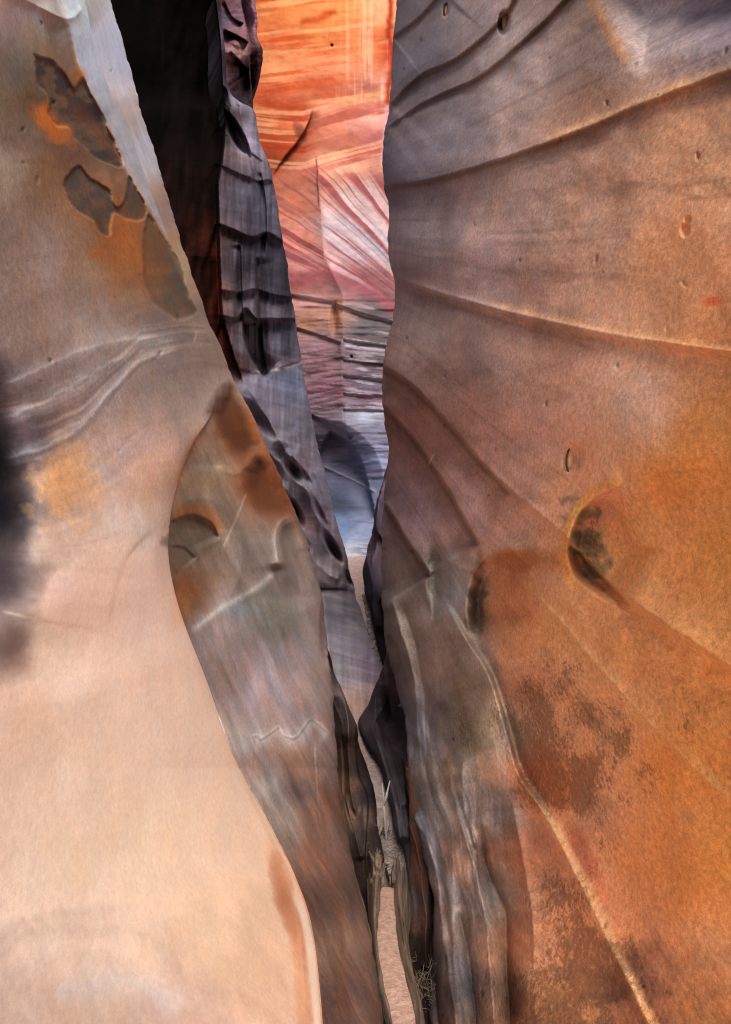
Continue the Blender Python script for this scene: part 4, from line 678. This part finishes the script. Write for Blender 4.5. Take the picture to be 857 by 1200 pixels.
# ---- hollow log lying along the slot
m_wood = plain_mat('weathered_wood', (.045, .03, .02), (.34, .25, .18), 14, .85, .9, (6, .35, 6), .02)
m_fill = plain_mat('log_sand', (.42, .25, .18), (.66, .45, .36), 60, .95, .8, dist=.012)
lr = np.linspace(0, 1, 90)
lpy = 1022 + lr * 215
lxl = np.interp(lpy, [1020, 1060, 1100, 1150, 1190, 1240], [430, 432, 436, 442, 452, 462]); lxr = np.interp(lpy, [1020, 1050, 1080, 1110, 1150, 1185, 1240], [481, 483, 479, 482, 489, 499, 500])
sxl = np.interp(lpy, [1020, 1045, 1100, 1150, 1180, 1240], [448, 446, 441, 448, 455, 468]) + .5 * np.sin(lpy / 6.); sxr = np.interp(lpy, [1020, 1045, 1090, 1130, 1160, 1190, 1240], [461, 462, 465, 473, 484, 491, 494]) + .5 * np.sin(lpy / 9.)
fa = (sxl - lxl) / (lxr - lxl); fb = (sxr - lxl) / (lxr - lxl)
Yl = Yfloor(lpy) * .90
V = np.zeros((90, 33, 3)); 
for r_ in range(90):
    for c_ in range(33):
        s_ = c_ / 32; px_ = lxl[r_] + (lxr[r_] - lxl[r_]) * s_
        q = P(px_, lpy[r_], Yl[r_]); wd = (lxr[r_] - lxl[r_]) / F * Yl[r_]
        # cross-section: rims at .1 and .82, trough between, bark falls away outside
        wob = .06 * float(fbm(np.array(r_ / 14.), np.array(s_ * 5.), 3, 210))
        a, b = fa[r_] + wob * .3, fb[r_] + wob * .3
        rim = .45 * math.exp(-((s_ - a + .1) / .1) ** 2) + .5 * math.exp(-((s_ - min(b + .14, .86)) / .13) ** 2)
        tr = -1.0 * max(0, 1 - ((s_ - (a + b) / 2) / ((b - a) / 2 + .05)) ** 2)
        out = -1.6 * max(0, abs(s_ - .5) - .40) / .10
        h = (rim + .30 * tr + out * .5) * wd * .5
        g = .012 * float(fbm(np.array(s_ * 22.), np.array(r_ / 30.), 3, 212))
        jag = .05 * max(0, 1 - r_ / 4) * float(fbm(np.array(s_ * 14.), np.array(1.), 3, 213)) * 2
        V[r_, c_] = q + np.array([0, jag * 1.5, h + g + jag])
log = grid_mesh('driftwood_log', V, m_wood)
tag(log, 'weathered hollow log with splintered end, lying wedged on the slot floor and holding sand', 'log')
VV, FF = [], []
for k in range(9):   # splintered end
    s_ = random.random(); i_ = int(s_ * 32); p0 = V[2, i_] ; L_ = random.uniform(.01, .035)
    tube(VV, FF, [V[6, i_] + np.array([0, 0, -.004]), p0 + np.array([random.uniform(-.01, .01), L_ * .4, L_ * .25]), p0 + np.array([random.uniform(-.03, .03), L_, random.uniform(-.01, .05)])], [.014, .010, .003], 5)
mesh('splintered_end', VV, FF, m_wood, log)
SV = np.zeros((80, 14, 3))
for r_ in range(80):
    rr_ = r_ + 8
    for c_ in range(14):
        s_ = c_ / 13; wob = .04 * math.sin(r_ / 9.) + .02 * math.sin(r_ / 3.3); a, b = fa[min(rr_, 89)] - .03, fb[min(rr_, 89)] + .03
        u_ = a + (b - a) * s_; px_ = lxl[rr_ if rr_ < 90 else 89] + (lxr[min(rr_, 89)] - lxl[min(rr_, 89)]) * u_; q = P(px_, lpy[min(rr_, 89)], Yl[min(rr_, 89)])
        wd = (lxr[min(rr_, 89)] - lxl[min(rr_, 89)]) / F * Yl[min(rr_, 89)]
        SV[r_, c_] = q + np.array([0, 0, (-.02 + .06 * (1 - (2 * s_ - 1) ** 2)) * wd + .008 * float(fbm(np.array(r_ / 5.), np.array(s_ * 6), 4, 220))])
ts = grid_mesh('sand_fill', SV, m_fill); tag(ts, 'strip of pink sand lying along the hollow of the log', 'sand', kind='stuff')
# ---- dry brush in the gap
m_stalk = plain_mat('bleached_stalk', (.34, .29, .23), (.6, .54, .46), 40, .85, .3)
m_twig = plain_mat('dry_twig', (.08, .06, .04), (.34, .27, .19), 40, .85, .3)
def brush(name, c, r, n, rad, label, up=1.0, seed=1):
    random.seed(seed); VV, FF = [], []
    for k in range(n):
        th = random.uniform(0, 6.283); ln = r * random.uniform(.6, 1.5); p = np.array(c) + np.array([random.uniform(-.3, .3) * r, random.uniform(-.5, .5) * r, 0]); d_ = np.array([math.cos(th) * .8, math.sin(th) * .6, random.uniform(.2, 1.3) * up])
        pts = [p]
        for j in range(5):
            d_ = d_ + np.array([random.gauss(0, .45), random.gauss(0, .45), random.gauss(0, .35)]); d_ /= np.linalg.norm(d_); p = p + d_ * ln / 5; p[2] = max(p[2], c[2] - .01); pts.append(p)
        tube(VV, FF, pts, [rad, rad * .85, rad * .7, rad * .55, rad * .4, rad * .2], 4)
        for j in (1, 2, 3, 4):
            e_ = pts[j] + np.array([random.gauss(0, 1), random.gauss(0, 1), random.gauss(.3, 1)]) * r * .22
            tube(VV, FF, [pts[j], (pts[j] + e_) / 2 + np.array([0, 0, .004]), e_], [rad * .6, rad * .4, rad * .15], 4)
    o = mesh(name, VV, FF, m_twig); tag(o, label, 'dry brush'); return o
brush('dry_brush', Pf(492, 1185, .0), .10, 75, .0022, 'tangle of dry brush in the dark gap right of the log', 1.5, 3)
brush('dry_brush', Pf(490, 1150, .0), .07, 40, .0018, 'wisp of dead twigs rising behind the brush beside the log', 2.2, 13)
# ---- crossed dead stalks standing in the sand
for j, (a, b, c, lb) in enumerate([((441, 985), (452, 955), (448, 918), 'thin bleached stalk leaning left in the sand beyond the log'), ((454, 990), (450, 945), (457, 915), 'thin bleached stalk leaning right across the other in the sand')]):
    VV, FF = [], []; Yb_ = float(Yfloor(a[1])); tube(VV, FF, [P(a[0], a[1] + 3, Yb_), P(*b, Yb_ * 1.01), P(*c, Yb_ * 1.02)], [.007, .006, .003], 6)
    tube(VV, FF, [P(*b, Yb_ * 1.01), P(b[0] + (5 if j else -5), b[1] - 14, Yb_ * 1.0)], [.003, .0012], 5)
    tag(mesh('dead_stalk', VV, FF, m_stalk), lb, 'stalk')
brush('dry_brush', Pf(447, 982, 0), .07, 26, .003, 'low mat of dark twigs around the bases of the stalks', .3, 5)
# ---- gravel and litter on the sand
m_stone = plain_mat('pebble', (.10, .08, .075), (.50, .40, .36), 9, .9, .3)
def stones(n, region, s0, s1, name, label, seed):
    random.seed(seed); VV, FF = [], []
    for k in range(n):
        px_, py_ = region(); p = Pf(px_, py_); s_ = random.uniform(s0, s1); b0 = len(VV)
        for u in range(3):
            for v in range(6):
                th = 2 * math.pi * v / 6; r_ = (.75, 1, .6)[u] * s_ * random.uniform(.75, 1.2); VV.append(p + np.array([math.cos(th) * r_, math.sin(th) * r_ * .8, (u - .6) * s_ * .5 + .012]))
        for u in range(2):
            for v in range(6): FF.append((b0 + u * 6 + v, b0 + u * 6 + (v + 1) % 6, b0 + (u + 1) * 6 + (v + 1) % 6, b0 + (u + 1) * 6 + v))
        FF.append(tuple(b0 + 12 + v for v in range(6)))
    o = mesh(name, VV, FF, m_stone); tag(o, label, 'gravel', kind='stuff')
stones(420, lambda: (lambda t: (random.uniform(442 + t * 12, 462 + t * 18), 985 + t * 42))(random.random()), .004, .013, 'gravel', 'dark gravel scattered on the sand behind the log', 21)
stones(160, lambda: (lambda t: (random.uniform(427 + t * 12, 431 + t * 13), 700 + t * 75))(random.random()), .012, .035, 'gravel', 'pale rubble in the pinch of the floor far down the slot', 22)
stones(110, lambda: (random.uniform(484, 500), random.uniform(1130, 1210)), .006, .018, 'gravel', 'pebbles among the brush at the bottom', 23)
# ---- concretions, parts of the right wall
m_conc = plain_mat('iron_concretion', (.55, .30, .12), (.80, .52, .28), 60, .7, .4)
m_rim = plain_mat('concretion_rim', (.03, .02, .015), (.10, .06, .04), 80, .8, .5)
def wallpt(obj, px, py):
    """point of the wall on the sight line"""
    me = obj.data; n = len(me.vertices); co = np.empty(n * 3, np.float32); me.vertices.foreach_get('co', co); co = co.reshape(-1, 3)
    f = co[:, 1] > .2; qx = np.where(f, CX + F * co[:, 0] / np.where(f, co[:, 1], 1), 1e9); qy = np.where(f, CY - F * (co[:, 2] - HZ) / np.where(f, co[:, 1], 1), 1e9)
    k = np.argsort((qx - px) ** 2 + (qy - py) ** 2)[:6]; return float(np.median(co[k, 1]))
for (a, b, rx, ry, dg) in [(670, 537, 6.0, 17, 8), (592, 24, 5, 14, 5), (523, 12, 2.6, 8, 5)]:
    Yw = wallpt(rightw, a, b) * .995; VV, FF = [], []
    ring = []
    for k in range(20):
        th = 2 * math.pi * k / 20; u, v = rx * math.cos(th), ry * math.sin(th); v *= 1 - .15 * abs(math.cos(th)); uu, vv = rot(u, v, -dg); ring.append(P(a + float(uu), b + float(vv), Yw))
    tube(VV, FF, ring + [ring[0]], .0022 * Yw / 1.6, 6); rim = mesh('concretion_rim', VV, FF, m_rim, rightw)
    VV, FF = [], []
    for u_ in range(5):
        q = 1 - u_ / 5
        for k in range(20): 
            th = 2 * math.pi * k / 20; uu, vv = rot(rx * .82 * q * math.cos(th), ry * .86 * q * math.sin(th), -dg); VV.append(P(a + float(uu), b + float(vv), Yw * (1.004 - .006 * math.sqrt(1 - q * q))))
    for u_ in range(4):
        for k in range(20): FF.append((u_ * 20 + k, u_ * 20 + (k + 1) % 20, (u_ + 1) * 20 + (k + 1) % 20, (u_ + 1) * 20 + k))
    FF.append(tuple(80 + k for k in range(20))); mesh('concretion', VV, FF, m_conc, rightw)

# ================================================================== CAMERA, LIGHT, SKY
cd = bpy.data.cameras.new('camera'); cam = bpy.data.objects.new('camera', cd); COL.objects.link(cam); scene.camera = cam
cam.location = (0, 0, HZ); cam.rotation_euler = (R(90), 0, 0)
cd.sensor_fit = 'VERTICAL'; cd.sensor_height = 36; cd.lens = 24; cd.clip_start = .05; cd.clip_end = 500
EL, AZ = 42, 164      # sun behind the camera, a little to its left/right
wd_ = bpy.data.worlds.new('World'); scene.world = wd_; wd_.use_nodes = True
N, L = wd_.node_tree.nodes, wd_.node_tree.links
sk = N.new('ShaderNodeTexSky'); sk.sky_type = 'NISHITA'; sk.sun_disc = False; sk.sun_elevation = R(EL); sk.sun_rotation = R(AZ)
L.new(sk.outputs[0], N['Background'].inputs[0]); N['Background'].inputs[1].default_value = .15
sl = bpy.data.lights.new('sun', 'SUN'); so = bpy.data.objects.new('sun', sl); COL.objects.link(so)
sl.energy = 5; sl.angle = R(35); sl.color = (1, .93, .84)
so.rotation_euler = (R(90 - EL), 0, R(180 - AZ))
from mathutils import Vector
dirv = Vector((math.sin(R(AZ)) * math.cos(R(EL)), math.cos(R(AZ)) * math.cos(R(EL)), math.sin(R(EL))))
so.rotation_euler = dirv.to_track_quat('Z', 'Y').to_euler()
scene.view_settings.view_transform = 'Standard'; scene.view_settings.look = 'None'; scene.view_settings.exposure = 0; scene.view_settings.gamma = 1
scene.cycles.filter_width = 1.15; scene.cycles.max_bounces = 10; scene.cycles.diffuse_bounces = 6
